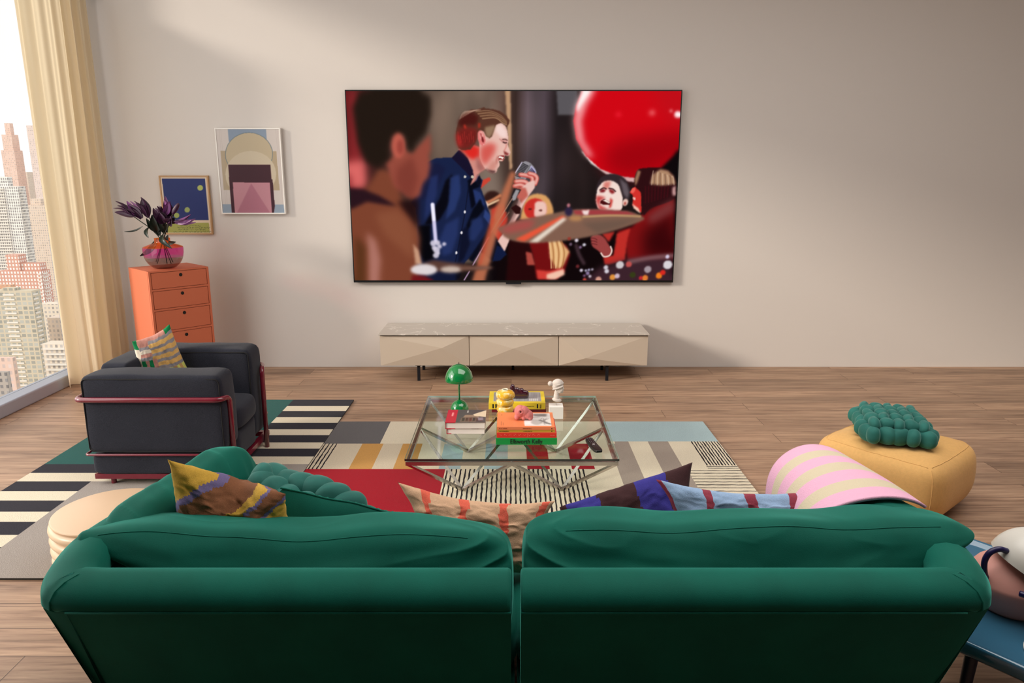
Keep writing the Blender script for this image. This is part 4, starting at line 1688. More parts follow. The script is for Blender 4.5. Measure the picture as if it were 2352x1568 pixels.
for q in range(14):
    t = q / 13
    ps.append(bb(0.043 - 0.066 * t, -0.020 - 0.008 * math.sin(t * 3.1), 0.120 - 0.022 * t ** 0.8, 0.0065, 0.006, 0.0065))
    ps.append(bb(0.047 - 0.070 * t, -0.008 - 0.022 * math.sin(t * 3.1), 0.142 - 0.020 * t, 0.006, 0.005, 0.0045, rot=0.3))
blob('hair', ps, 0.0016, m_hair, bu, smooth_it=1)

# green table lamp
gl = thing('table_lamp', 'glossy green mushroom shaped table lamp on the glass table', 'lamp', (-0.378, 5.15, TZ))
m_green = M('green_enamel', (8, 122, 60), 0.12, coat=0.9, spec=0.6)
gx, gy = -0.378, 5.15
obj('base', lathe([(0.066, 0.0), (0.0665, 0.006), (0.063, 0.022), (0.052, 0.044), (0.036, 0.060), (0.016, 0.070), (0.006, 0.073), (0.0005, 0.073)], (gx, gy, TZ), 40), m_green, gl, smooth=True)
obj('stem', lathe([(0.0065, 0.070), (0.0065, 0.245)], (gx, gy, TZ), 16), m_green, gl, smooth=True)
sh = obj('shade', lathe([(0.099, 0.216), (0.102, 0.220), (0.100, 0.245), (0.090, 0.280), (0.070, 0.310), (0.044, 0.330), (0.018, 0.339), (0.0005, 0.341), (0.0005, 0.337), (0.044, 0.326),
                         (0.070, 0.306), (0.088, 0.278), (0.098, 0.245)], (gx, gy, TZ), 56, cap=False), m_green, gl, smooth=True)
obj('lower_bowl', lathe([(0.0005, 0.190), (0.020, 0.192), (0.038, 0.200), (0.050, 0.216), (0.052, 0.240), (0.0005, 0.250)], (gx, gy, TZ), 40), m_green, gl, smooth=True)
obj('finial', lathe([(0.0025, 0.336), (0.0025, 0.352), (0.0005, 0.358)], (gx, gy, TZ), 10), m_black, gl)

# remote control
rm = thing('remote_control', 'black remote control lying on the front right of the glass table', 'remote control', (0.52, 4.38, TZ))
Rm = Matrix.Translation((0.520, 4.375, TZ + 0.0135)) @ Matrix.Rotation(math.radians(11), 4, 'Z')


def rfn(x, y, z):
    return tuple(Rm @ Vector((x * 0.027, y * 0.118, z * 0.012 + 0.006 * y * y - 0.003)))


obj('body', soft(22, 5, rfn), m_black, rm, smooth=True)
m_btn = M('remote_buttons', (86, 86, 92), 0.4)
for q in range(18):
    i, j = q % 3, q // 3
    p = Rm @ Vector(((i - 1) * 0.013, 0.095 - j * 0.024 - (0.02 if j > 3 else 0), 0.0095 + 0.006 * ((0.095 - j * 0.024) / 0.118) ** 2 - 0.0012))
    obj('button', ball(p, 0.0042, 0.0042, 0.0016, n=4), m_btn, rm, smooth=True)
p = Rm @ Vector((0, 0.0, 0.0088))
obj('scroll_wheel', ball(p, 0.010, 0.010, 0.003, n=8), M('silver_wheel', (190, 190, 194), 0.25, metal=0.8), rm, smooth=True)

# ------------------------------------------------------------ round cream table
rt = thing('round_side_table', 'round cream lacquered side table with stacked ring base left of the sofa', 'side table', (-2.08, 3.55, 0.012))
rc = (-2.105, 3.575, 0.012)
prof = []
for k in range(5):
    zc_ = 0.030 + k * 0.056
    for q in range(9):
        t = -math.pi / 2 + math.pi * q / 8
        prof.append((0.262 - 0.010 * (k == 0) + 0.028 * math.cos(t), zc_ + 0.028 * math.sin(t)))
obj('ring_base', lathe([(0.05, 0.0)] + [(r, z + 0.0) for r, z in prof] + [(0.05, 0.284)], rc, 72), m_cream, rt, smooth=True, sharp=60)
obj('tabletop', lathe([(0.001, 0.284), (0.268, 0.284), (0.2765, 0.287), (0.279, 0.292), (0.277, 0.297), (0.270, 0.3), (0.001, 0.3)], rc, 96, cap=False), M('cream_tabletop', (210, 180, 150), 0.4, spec=0.35), rt, smooth=True, sharp=30)

# ------------------------------------------------------------ blue side table with two lamps (right edge)
bt = thing('blue_side_table', 'blue lacquered side table with raised rim behind the right end of the sofa', 'side table', (2.05, 2.5, 0))
m_blue = M('blue_lacquer', (54, 108, 138), 0.14, coat=0.7, spec=0.6)
m_bdark = M('dark_blue_leg', (34, 36, 62), 0.35)


def rounded(pts, r, n=8):
    out = []
    m = len(pts)
    for i in range(m):
        p0, p1, p2 = (Vector(pts[i - 1]), Vector(pts[i]), Vector(pts[(i + 1) % m]))
        a, b = (p0 - p1).normalized(), (p2 - p1).normalized()
        s_, e_ = p1 + a * r, p1 + b * r
        for k in range(n + 1):
            t = k / n
            out.append(tuple(s_ * (1 - t) ** 2 + p1 * 2 * t * (1 - t) + e_ * t * t))
    return out


# plan corners: an edge running from the front left to the back, parallel to the sofa end
BT = [(1.44, 2.30), (1.73, 1.84), (2.62, 2.40), (2.33, 2.86), (2.20, 3.06)]
BT = [(1.50, 2.32), (1.98, 1.72), (2.62, 2.24), (2.02, 3.02), (1.90, 3.02)]
outl = rounded(BT, 0.07)
n = len(outl)
cen = Vector((sum(p[0] for p in outl) / n, sum(p[1] for p in outl) / n))


def ring(off, z):
    out = []
    for i in range(n):
        a, b = Vector(outl[i - 1]), Vector(outl[(i + 1) % n])
        t = (b - a).normalized()
        nn = Vector((-t.y, t.x))
        out.append((outl[i][0] + nn.x * off, outl[i][1] + nn.y * off, z))
    return out


rings = [ring(0.05, 0.400), ring(0.012, 0.404), ring(0.0, 0.418), ring(0.0, 0.452), ring(0.004, 0.459), ring(0.012, 0.461), ring(0.024, 0.456), ring(0.036, 0.446), ring(0.05, 0.443)]
V = [p for r_ in rings for p in r_]
Fc = []
for k in range(len(rings) - 1):
    for i in range(n):
        j = (i + 1) % n
        Fc.append((k * n + i, k * n + j, (k + 1) * n + j, (k + 1) * n + i))
Fc.append(tuple(reversed(range(n))))
Fc.append(tuple(range((len(rings) - 1) * n, len(rings) * n)))
fix_normals(obj('tray_top', (V, Fc), m_blue, bt, smooth=True, sharp=50))
for x, y in ((1.66, 2.33), (1.98, 1.86), (2.48, 2.25), (2.0, 2.88)):
    obj('leg', tube([(x, y, 0.402), (x + (x - 2.0) * 0.08, y + (y - 2.4) * 0.08, 0.0)], [0.024, 0.016], 14), m_bdark, bt, smooth=True, sharp=50)

# pink and white lamp
pl = thing('pink_lamp', 'pink lamp with tilted white dome shade and navy tube handle at right edge', 'lamp', (1.84, 2.52, 0.443))
m_pk = M('matt_pink', (224, 160, 148), 0.6)
m_dome = M('white_enamel', (214, 212, 204), 0.3, spec=0.5)
m_navy = M('navy_tube', (30, 24, 78), 0.35)
lc = (1.885, 2.49, 0.443)
obj('body', lathe([(0.001, 0.0), (0.105, 0.0), (0.116, 0.012), (0.140, 0.065), (0.156, 0.108), (0.154, 0.122), (0.128, 0.160), (0.09, 0.190), (0.001, 0.20)], lc, 56, cap=False), m_pk, pl, smooth=True, sharp=70)
dm = []
for q in range(15):
    t = math.pi / 2 * q / 14
    dm.append((0.155 * math.cos(t) + 0.0005, 0.150 * math.sin(t)))
for q in range(14, -1, -1):
    t = math.pi / 2 * q / 14
    dm.append((0.150 * math.cos(t) + 0.0003, 0.145 * math.sin(t)))
dv = lathe(dm, (0, 0, 0), 64, cap=False)
Dm = Matrix.Translation((1.93, 2.46, 0.610)) @ Matrix.Rotation(math.radians(24), 4, 'Y') @ Matrix.Rotation(math.radians(6), 4, 'X')
obj('dome_shade', xf(dv, Dm), m_dome, pl, smooth=True)
obj('handle', tube(spline([(1.775, 2.46, 0.560), (1.748, 2.45, 0.585), (1.730, 2.44, 0.625), (1.728, 2.44, 0.66), (1.743, 2.44, 0.690), (1.773, 2.44, 0.702), (1.803, 2.44, 0.695)], 6), 0.0105, 12), m_navy, pl, smooth=True)
obj('handle', tube(spline([(1.795, 2.335, 0.588), (1.815, 2.31, 0.590), (1.86, 2.29, 0.592), (1.90, 2.29, 0.594)], 6), 0.0105, 12), m_navy, pl, smooth=True)
# dark blue cone lamp
cl = thing('cone_lamp', 'glossy dark blue cone lamp base with white rim in the lower right corner', 'lamp', (1.84, 2.20, 0.443))
m_deep = M('deep_blue_enamel', (14, 30, 58), 0.1, coat=0.8, spec=0.6)
kc_ = (1.875, 2.165, 0.443)
obj('cone', lathe([(0.001, 0.0), (0.128, 0.0), (0.131, 0.006), (0.118, 0.030), (0.085, 0.080), (0.055, 0.130), (0.036, 0.180), (0.026, 0.240), (0.001, 0.245)], kc_, 64, cap=False), m_deep, cl, smooth=True, sharp=60)
obj('rim', tube([(kc_[0] + 0.131 * math.cos(a), kc_[1] + 0.131 * math.sin(a), kc_[2] + 0.006) for a in np.linspace(0, 2 * math.pi, 64, endpoint=False)], 0.0035, 8, closed=True), m_white, cl, smooth=True)
obj('switch_knob', ball((1.775, 2.155, 0.490), 0.010), m_black, cl, smooth=True)

# ------------------------------------------------------------ vase of dark lilies on the chest
vx, vy, vz0 = -3.325, 7.05, 1.15
fv = thing('flower_vase', 'round glass vase in orange, magenta and smoke on the orange chest of drawers', 'vase', (vx, vy, vz0))
g_or = tinted_glass('orange_glass', (0.97, 0.38, 0.10), 0.9, 1.5, 0.22, (0.9, 0.15, 0.03))
g_mg = tinted_glass('magenta_glass', (0.88, 0.30, 0.62), 0.9, 1.5, 0.12, (0.6, 0.05, 0.3))
g_sm = tinted_glass('smoke_glass', (0.70, 0.60, 0.58), 0.9, 1.5, 0.08, (0.3, 0.2, 0.2))
obj('smoke_bowl', lathe([(0.001, 0.0), (0.075, 0.001), (0.105, 0.012), (0.142, 0.048), (0.165, 0.088), (0.172, 0.112)], (vx, vy, vz0), 56, cap=False), g_sm, fv, smooth=True)
obj('magenta_band', lathe([(0.172, 0.112), (0.179, 0.150), (0.180, 0.185), (0.178, 0.202)], (vx, vy, vz0), 56, cap=False), g_mg, fv, smooth=True)
obj('orange_shoulder', lathe([(0.178, 0.202), (0.172, 0.208), (0.120, 0.228), (0.078, 0.242), (0.070, 0.250), (0.070, 0.284), (0.073, 0.288)], (vx, vy, vz0), 56, cap=False), g_or, fv, smooth=True)
obj('water', lathe([(0.001, 0.006), (0.070, 0.006), (0.102, 0.018), (0.138, 0.052), (0.158, 0.086), (0.001, 0.086)], (vx, vy, vz0), 40, cap=False), tinted_glass('water', (0.86, 0.78, 0.76), 0.4, 1.33), fv, smooth=True)

m_stem = M('dark_green_stem', (44, 52, 38), 0.5)
m_leaf = M('dark_green_leaf', (34, 44, 36), 0.35, spec=0.5)
m_petal = M('dark_purple_petal', (52, 14, 46), 0.4, sheen=0.3, sheen_tint=(0.9, 0.5, 0.9), var=0.4, vscale=25)
m_petal2 = M('lilac_petal', (118, 60, 118), 0.45, sheen=0.3, var=0.35, vscale=25)


def fp(u, v, dy=0.0):
    """point of the bouquet: u right, v up (metres from the vase mouth centre)"""
    return (vx + u, vy + dy, vz0 + 0.28 + v)


def petal(a, b, w, parent, mat, bend=0.2, tw=0.0, tip=1.0, cup=0.35):
    a, b = Vector(a), Vector(b)
    L = (b - a).length
    t = (b - a).normalized()
    side = t.cross(Vector((0, -1, 0.15))).normalized()
    side = Matrix.Rotation(tw, 3, t) @ side
    nn = side.cross(t)
    V, Fc = [], []
    m, k = 12, 6
    for i in range(m + 1):
        s_ = i / m
        ww = w * (math.sin(math.pi * min(1, s_ * 0.93 + 0.05)) ** 0.8) * (1 - 0.25 * s_)
        c = a + t * (L * s_) + nn * (bend * L * math.sin(s_ * math.pi) * 0.5) + nn * (bend * L * s_ * s_ * 0.3)
        for j in range(k + 1):
            r = 2 * j / k - 1
            V.append(tuple(c + side * (ww / 2 * r) + nn * (cup * ww * (r * r - 0.5))))
    for i in range(m):
        for j in range(k):
            q = i * (k + 1) + j
            Fc.append((q, q + 1, q + k + 2, q + k + 1))
    nv = len(V)
    V2 = [tuple(Vector(v) - nn * 0.0016) for v in V]
    F2 = [tuple(reversed([x + nv for x in f])) for f in Fc]
    return V + V2, Fc + F2


def stem_thing(label, pts, r=0.0045):
    base = Vector(pts[0])
    s_ = thing('lily_stem', label, 'flower', base, 'dark lilies in the vase')
    obj('stem', tube(spline(pts, 8), r, 8), m_stem, s_, smooth=True)
    return s_


def bloom(s_, c, d, size, w, mat, n=5, seed=0):
    R = random.Random(seed)
    c, d = Vector(c), Vector(d).normalized()
    u = d.cross(Vector((0, -1, 0.2))).normalized()
    v = d.cross(u)
    ps = []
    for i in range(n):
        a = 2 * math.pi * i / n + R.random()
        off = (u * math.cos(a) + v * math.sin(a)) * 0.7
        tip = c + d * size * (0.85 + 0.3 * R.random()) + off * size * (0.22 + 0.25 * R.random())
        ps.append(petal(c + off * 0.004, tip, 1.35 * w * (0.85 + 0.3 * R.random()), None, None, bend=0.12 + 0.2 * R.random(), tw=R.random() * 3))
    obj('blossom', join(*ps), mat, s_, smooth=True)


def leaf(s_, a, b, w, bend=0.3, tw=0.3):
    obj('leaf', petal(a, b, w * 1.4, s_, m_leaf, bend, tw), m_leaf, s_, smooth=True)


s1 = stem_thing('dark lily stem leaning far left with pointed bud', [fp(0.05, -0.24, 0.03), fp(0.0, -0.03), fp(-0.08, 0.09, -0.02), fp(-0.17, 0.17, -0.04), fp(-0.25, 0.235, -0.05)])
bloom(s1, fp(-0.22, 0.215, -0.05), (-1, 0, 0.42), 0.19, 0.045, m_petal, 4, 1)
bloom(s1, fp(-0.17, 0.19, -0.02), (-0.62, 0, 0.75), 0.17, 0.05, m_petal2, 5, 2)
leaf(s1, fp(-0.10, 0.12), fp(-0.07, 0.01, -0.08), 0.045, 0.5, 0.5)
leaf(s1, fp(-0.17, 0.12), fp(-0.33, 0.085, -0.05), 0.022, -0.3, 0.9)
s2 = stem_thing('dark lily stem with upright purple blossoms left of the vase mouth', [fp(0.09, -0.22, -0.02), fp(0.01, -0.02), fp(-0.05, 0.10), fp(-0.10, 0.20), fp(-0.13, 0.25)])
bloom(s2, fp(-0.10, 0.20, -0.02), (-0.45, 0, 0.9), 0.17, 0.06, m_petal, 6, 3)
leaf(s2, fp(-0.04, 0.06), fp(-0.045, 0.235, -0.05), 0.07, 0.35, 0.4)
leaf(s2, fp(-0.04, 0.0), fp(-0.165, -0.13, -0.14), 0.05, -0.5, 0.2)
s3 = stem_thing('dark lily stem standing upright in the middle of the vase', [fp(-0.09, -0.22, 0.02), fp(0.01, -0.02, -0.02), fp(0.035, 0.12, -0.02), fp(0.06, 0.23, -0.03), fp(0.07, 0.28, -0.03)])
bloom(s3, fp(0.062, 0.22, -0.03), (0.15, 0, 1.0), 0.16, 0.05, m_petal2, 5, 4)
bloom(s3, fp(0.055, 0.15, -0.05), (-0.35, -0.4, 0.9), 0.10, 0.06, m_petal, 6, 5)
leaf(s3, fp(0.03, 0.05), fp(-0.01, 0.18, -0.06), 0.035, 0.3, 0.6)
s4 = stem_thing('dark lily stem leaning right over the blue print', [fp(-0.05, -0.23, -0.04), fp(0.015, -0.03, -0.03), fp(0.08, 0.10, -0.05), fp(0.14, 0.18, -0.07), fp(0.19, 0.20, -0.09)])
bloom(s4, fp(0.16, 0.165, -0.08), (1.0, 0, 0.18), 0.18, 0.045, m_petal2, 5, 6)
bloom(s4, fp(0.10, 0.15, -0.06), (0.4, -0.3, 0.3), 0.10, 0.06, m_petal, 6, 9)
leaf(s4, fp(0.03, 0.06), fp(0.17, -0.09, -0.10), 0.05, 0.75, 0.2)
s5 = stem_thing('dark lily stem with closed bud pointing up right', [fp(0.0, -0.24, 0.05), fp(0.02, -0.02, -0.01), fp(0.09, 0.13, -0.03), fp(0.15, 0.24, -0.05)])
obj('bud', ball(fp(0.185, 0.285, -0.06), 0.023, 0.02, 0.062, rot=0.62, n=10), m_petal, s5, smooth=True)
bloom(s5, fp(0.07, 0.17, 0.02), (-0.1, 0.3, 1.0), 0.14, 0.055, m_petal, 5, 8)
leaf(s5, fp(0.06, 0.03), fp(0.20, 0.0, -0.10), 0.05, 0.6, 0.9)

leaf(s1, fp(-0.06, 0.07), fp(-0.10, 0.20, -0.06), 0.04, 0.3, 0.3)
leaf(s2, fp(-0.02, 0.03), fp(-0.02, 0.15, -0.05), 0.045, -0.3, 0.4)
leaf(s3, fp(0.02, 0.08), fp(0.06, 0.24, -0.06), 0.03, 0.2, 0.9)
leaf(s4, fp(0.05, 0.06), fp(0.12, 0.16, -0.10), 0.035, 0.2, 0.2)
bloom(s3, fp(0.03, 0.17, -0.04), (-0.15, -0.2, 1.0), 0.13, 0.05, m_petal, 5, 12)
bloom(s1, fp(-0.14, 0.20, -0.05), (-0.8, -0.1, 0.55), 0.15, 0.045, m_petal, 5, 13)

# ------------------------------------------------------------ prints on the wall
def framed(name, label, x0, x1, z0, z1, fw, fmat, pa, depth=0.045, mount=None):
    t = thing(name, label, 'picture', ((x0 + x1) / 2, YB - 0.001, (z0 + z1) / 2))
    y0, y1 = YB - depth, YB - 0.002
    bevel(obj('frame', join(box(x0, x0 + fw, y0, y1, z0, z1), box(x1 - fw, x1, y0, y1, z0, z1), box(x0 + fw, x1 - fw, y0, y1, z0, z0 + fw), box(x0 + fw, x1 - fw, y0, y1, z1 - fw, z1)), fmat, t), 0.0015, 1)
    paint_object('print', pa, (x0 + fw, y0 + 0.006, z1 - fw), (x1 - x0 - 2 * fw, 0, 0), (0, 0, -(z1 - z0 - 2 * fw)), m_print, t)
    obj('backing_board', box(x0 + fw, x1 - fw, y0 + 0.010, y1, z0 + fw, z1 - fw), m_white, t)
    return t


def uvmap(corners, w, h):
    """picture-plane tracing coordinates -> painter pixels (projective map of the four corners TL TR BR BL)"""
    src = corners
    dst = [(0, 0), (w, 0), (w, h), (0, h)]
    A_, b_ = [], []
    for (x, y), (u, v) in zip(src, dst):
        A_ += [[x, y, 1, 0, 0, 0, -u * x, -u * y], [0, 0, 0, x, y, 1, -v * x, -v * y]]
        b_ += [u, v]
    hh = np.linalg.solve(np.array(A_, float), np.array(b_, float))

    def f(p):
        d = hh[6] * p[0] + hh[7] * p[1] + 1
        return ((hh[0] * p[0] + hh[1] * p[1] + hh[2]) / d, (hh[3] * p[0] + hh[4] * p[1] + hh[5]) / d)
    return f


w_, h_ = 200, 256
pa = Paint(w_, h_, (202, 194, 190), uvmap([(783, 92), (1575, 92), (1640, 1212), (880, 1212)], w_, h_))
pa.poly([(935, 92), (1413, 92), (1425, 260), (948, 260)], (132, 148, 168))
pa.poly([(845, 383), (1540, 388), (1580, 915), (888, 912)], (172, 156, 130))
pa.poly([(875, 1098), (1630, 1102), (1640, 1214), (880, 1214)], (140, 156, 174))
pa.ell((1200, 430), 298, 296, (104, 120, 128), 0.5)
pa.ell((1200, 430), 290, 288, (184, 170, 144), 0.5)
pa.poly([(905, 560), (1520, 560), (1520, 760), (905, 760)], (172, 156, 130), 0.5, 0.0)
pa.ell((1222, 700), 315, 314, (196, 184, 162), 0.6)
for x in (825, 845, 1530, 1548):
    pa.line([(x, 92), (x + 90, 1100)], 0.7, (170, 160, 158), 0.4, 0.7)
pa.poly([(940, 570), (1468, 570), (1480, 770), (1492, 770), (1520, 1125), (1508, 1214), (990, 1214)], (58, 20, 34))
pa.poly([(998, 808), (1460, 812), (1486, 1214), (1028, 1214)], (184, 130, 142))
pa.poly([(1228, 822), (1462, 1214), (1052, 1214)], (166, 106, 124), 1.2)
framed('geometric_print', 'white framed abstract print of circle, dark plum block and pink square', -2.972, -2.314, 1.632, 2.482, 0.012, m_white, pa)
w_, h_ = 160, 210
pa = Paint(w_, h_, (216, 196, 172), uvmap([(52, 718), (660, 712), (745, 1488), (130, 1492)], w_, h_))
pa.poly([(74, 740), (638, 733), (702, 1305), (140, 1308)], (30, 44, 104))
pa.ell((579, 860), 38, 38, (172, 182, 98))
pa.ell((412, 1164), 36, 38, (150, 164, 100))
pa.ell((272, 1242), 36, 36, (150, 164, 90))
pa.poly([(140, 1350), (704, 1344), (722, 1480), (150, 1486)], (156, 158, 82))
R = random.Random(11)
for ln, (x0, x1, y) in enumerate(((315, 580, 1385), (280, 690, 1412), (300, 630, 1438), (230, 695, 1470))):
    x = x0
    while x < x1:
        L = 18 + R.random() * 50
        pts = [(x + q * L / 6, y + (R.random() - 0.5) * 20) for q in range(7)]
        pa.line(pts, 1.0, (60, 66, 40), 0.35, 0.85)
        x += L + 14
framed('blue_print', 'wooden framed print of a deep blue field with yellow dots above a green strip', -3.585, -3.085, 1.423, 2.017, 0.014, M('oak_frame', (182, 142, 98), 0.5), pa, 0.035)

# ------------------------------------------------------------ television
tv = thing('television', 'huge black wall mounted television showing a singer with a microphone', 'television', (0.024, 7.69, 1.885))
VX0, VX1, VZ0, VZ1 = -1.648, 1.695, 0.925, 2.844
bevel(obj('casing', box(VX0, VX1, 7.645, 7.698, VZ0, VZ1), m_black, tv), 0.004)
obj('sensor_bar', box(-0.055, 0.105, 7.650, 7.68, VZ0 - 0.018, VZ0), m_blackmetal, tv)
w_, h_ = 640, 366
tv_map = uvmap([(794, 208), (1565, 209), (1546.4, 643.3), (813.8, 643.3)], w_, h_)


def z1(p):
    return tv_map((p[0] / 2.868 + 780, p[1] / 2.868 + 190))


def z2(p):
    return tv_map((p[0] / 7.84 + 960, p[1] / 7.84 + 230))


def z3(p):
    return tv_map((p[0] / 5.6 + 1300, p[1] / 5.6 + 370))


def z4(p):
    return tv_map((p[0] / 7.127 + 960, p[1] / 7.127 + 430))


T = Paint(w_, h_, (0, 0, 0))
T.tf = z1
# backdrop: stage curtain, warm grey at left, dark at right
xs_ = np.array([40, 150, 400, 620, 800, 1000, 1090, 1160, 1240, 1290, 1350, 1430, 1560, 2252], float)
cs_ = np.array([(92, 24, 26), (70, 30, 28), (66, 50, 44), (98, 80, 70), (112, 94, 82), (118, 98, 86), (84, 62, 54), (58, 42, 38), (98, 82, 88), (78, 66, 70), (74, 62, 68), (44, 34, 36), (38, 28, 28), (22, 14, 14)], float)
px0 = [z1((x, 52))[0] for x in xs_]
row = np.stack([np.interp(np.arange(w_), px0, cs_[:, c]) for c in range(3)], 1)
T.a[:] = row[None]
fall = np.linspace(1.0, 0.8, h_)[:, None, None]
T.a *= fall
nz = np.array([[noise.noise(Vector((i / 26.0, j / 90.0, 0))) for i in range(0, w_, 4)] for j in range(0, h_, 4)])
nz = np.kron(nz, np.ones((4, 4)))[:h_, :w_]
nz = T.blurm(nz, 3)
T.a *= (1 + 0.28 * nz)[..., None]
T.poly([(620, 60), (760, 60), (760, 520), (600, 560)], (128, 106, 90), 14, 0.6)
T.poly([(900, 480), (1050, 500), (1080, 760), (920, 760)], (134, 116, 104), 10, 0.7)
T.poly([(1430, 52), (1570, 52), (1560, 210), (1440, 212)], (88, 84, 88), 2.0)
T.poly([(60, 60), (120, 60), (150, 660), (70, 700)], (150, 40, 44), 9, 0.8)
T.poly([(60, 520), (170, 500), (180, 690), (75, 700)], (226, 110, 106), 8, 0.9)
T.poly([(1092, 52), (1126, 52), (1140, 560), (1122, 570)], (186, 146, 112), 1.6)
# balloon
bal = [(1600, 45), (1558, 150), (1542, 250), (1560, 370), (1625, 480), (1720, 565), (1840, 612), (1950, 624), (2080, 590), (2200, 520), (2262, 450), (2270, 45)]
T.poly([(1590, 440), (1660, 530), (1760, 600), (1850, 640), (1945, 652), (1960, 620), (1850, 600), (1720, 540)], (238, 234, 228), 1.4)
T.poly(bal, (204, 4, 18), 1.0)
T.poly([(1760, 420), (1900, 360), (2250, 300), (2262, 450), (2200, 520), (2080, 590), (1950, 624), (1840, 612), (1740, 560)], (140, 0, 10), 16, 0.75)
T.poly([(2050, 52), (2260, 52), (2260, 300), (2140, 240)], (176, 18, 26), 16, 0.5)
T.poly([(1600, 48), (1690, 48), (1630, 150), (1596, 250), (1612, 380), (1680, 490), (1630, 484), (1562, 372), (1543, 250), (1560, 150)], (250, 190, 190), 5.5, 0.8)
T.poly([(1602, 48), (1660, 48), (1600, 140), (1566, 200), (1562, 150)], (250, 240, 238), 3)
T.ell((2228, 208), 22, 22, (255, 240, 240), 2.4)
T.ell((2185, 185), 10, 10, (240, 150, 150), 2.4)
T.ell((2060, 197), 20, 18, (236, 110, 110), 4)
T.ell((1838, 208), 16, 14, (240, 40, 60), 4)
# dark crowd
T.poly([(1000, 960), (1200, 900), (2100, 860), (2240, 420), (2260, 1300), (1000, 1300)], (14, 5, 7), 5)
T.poly([(2080, 600), (2240, 440), (2250, 900), (2100, 900)], (12, 6, 8), 3)
# person behind singer, left
T.ell((1010, 770), 62, 62, (50, 26, 22), 2)
T.line([(965, 790), (1010, 770), (1060, 740)], 6, (190, 120, 84), 1.2)
T.line([(985, 800), (1050, 770)], 4, (226, 190, 150), 1)
T.poly([(1000, 830), (1080, 790), (1110, 900), (1060, 1050), (1000, 1000)], (196, 58, 44), 2.4)
T.poly([(960, 770), (985, 800), (975, 830), (955, 800)], (236, 200, 180), 1)
T.poly([(905, 690), (940, 640), (990, 618), (998, 638), (960, 670), (925, 700)], (200, 66, 50), 1)
# blonde woman
T.poly([(1196, 890), (1215, 800), (1250, 745), (1310, 728), (1370, 748), (1405, 810), (1412, 880), (1390, 900), (1200, 900)], (212, 156, 96), 1.6, smooth=True)
T.ell((1292, 830), 74, 72, (196, 44, 38), 1.4)
T.poly([(1290, 790), (1350, 780), (1370, 830), (1350, 880), (1290, 880)], (232, 190, 178), 1.6, smooth=True)
T.ell((1258, 830), 12, 6, (90, 20, 20), 1)
T.ell((1328, 838), 12, 6, (110, 60, 54), 1)
T.poly([(1120, 1030), (1260, 1040), (1300, 1300), (1100, 1300)], (36, 6, 8), 2.5)
T.poly([(1250, 1040), (1440, 1030), (1500, 1070), (1525, 1130), (1490, 1230), (1400, 1290), (1300, 1290), (1280, 1150)], (110, 14, 16), 2)
T.poly([(1380, 1030), (1450, 1030), (1520, 1110), (1480, 1200), (1440, 1230), (1390, 1150)], (222, 172, 118), 2)
for q in range(6):
    T.line([(1385 + q * 16, 1035), (1395 + q * 18, 1120), (1400 + q * 14, 1220)], 2.2, [(236, 196, 140), (168, 110, 62)][q % 2], 0.8)
T.poly([(1230, 1110), (1270, 1120), (1292, 1200), (1240, 1200)], (170, 70, 60), 1.6)
T.poly([(1300, 1230), (1380, 1240), (1470, 1220), (1490, 1240), (1440, 1290), (1310, 1295)], (206, 60, 52), 2)
T.poly([(1370, 1260), (1480, 1225), (1488, 1262), (1420, 1295), (1370, 1290)], (238, 190, 166), 2)
# laughing man
T.tf = z3
T.poly([(392, 470), (398, 330), (440, 230), (500, 180), (600, 158), (700, 180), (780, 240), (830, 360), (822, 480), (780, 540), (720, 470), (400, 480)], (48, 36, 40), 1.2, smooth=True)
T.poly([(700, 220), (790, 290), (822, 400), (800, 480), (750, 420), (720, 300)], (96, 84, 90), 2)
T.poly([(405, 380), (440, 310), (500, 256), (600, 250), (680, 300), (715, 390), (740, 500), (710, 630), (560, 640), (440, 620), (395, 520)], (238, 214, 204), 1.0, smooth=True)
T.poly([(500, 262), (590, 252), (560, 340), (530, 360), (480, 340)], (206, 96, 84), 2.6, 0.8)
T.poly([(400, 440), (480, 450), (520, 470), (450, 500), (440, 560), (520, 600), (560, 630), (440, 620), (398, 520)], (190, 50, 48), 2.4, 0.9)
T.poly([(580, 460), (610, 500), (590, 590), (560, 600)], (196, 60, 54), 1.6)
T.poly([(440, 375), (480, 350), (520, 370), (500, 395), (450, 400)], (120, 24, 30), 1.4)
T.poly([(560, 350), (620, 370), (640, 400), (600, 420), (568, 392)], (140, 34, 36), 1.4)
T.line([(445, 365), (490, 340), (525, 352)], 2.4, (60, 26, 28), 0.7)
T.line([(560, 345), (610, 355), (645, 385)], 2.4, (60, 26, 28), 0.7)
T.poly([(446, 512), (500, 480), (580, 528), (570, 560), (490, 556), (450, 540)], (70, 12, 14), 0.8)
T.poly([(480, 500), (520, 488), (578, 530), (556, 540)], (240, 226, 214), 0.7)
T.ell((770, 525), 36, 46, (228, 190, 178), 1.2, ang=20)
T.ell((768, 540), 14, 22, (170, 70, 60), 1.2, ang=20)
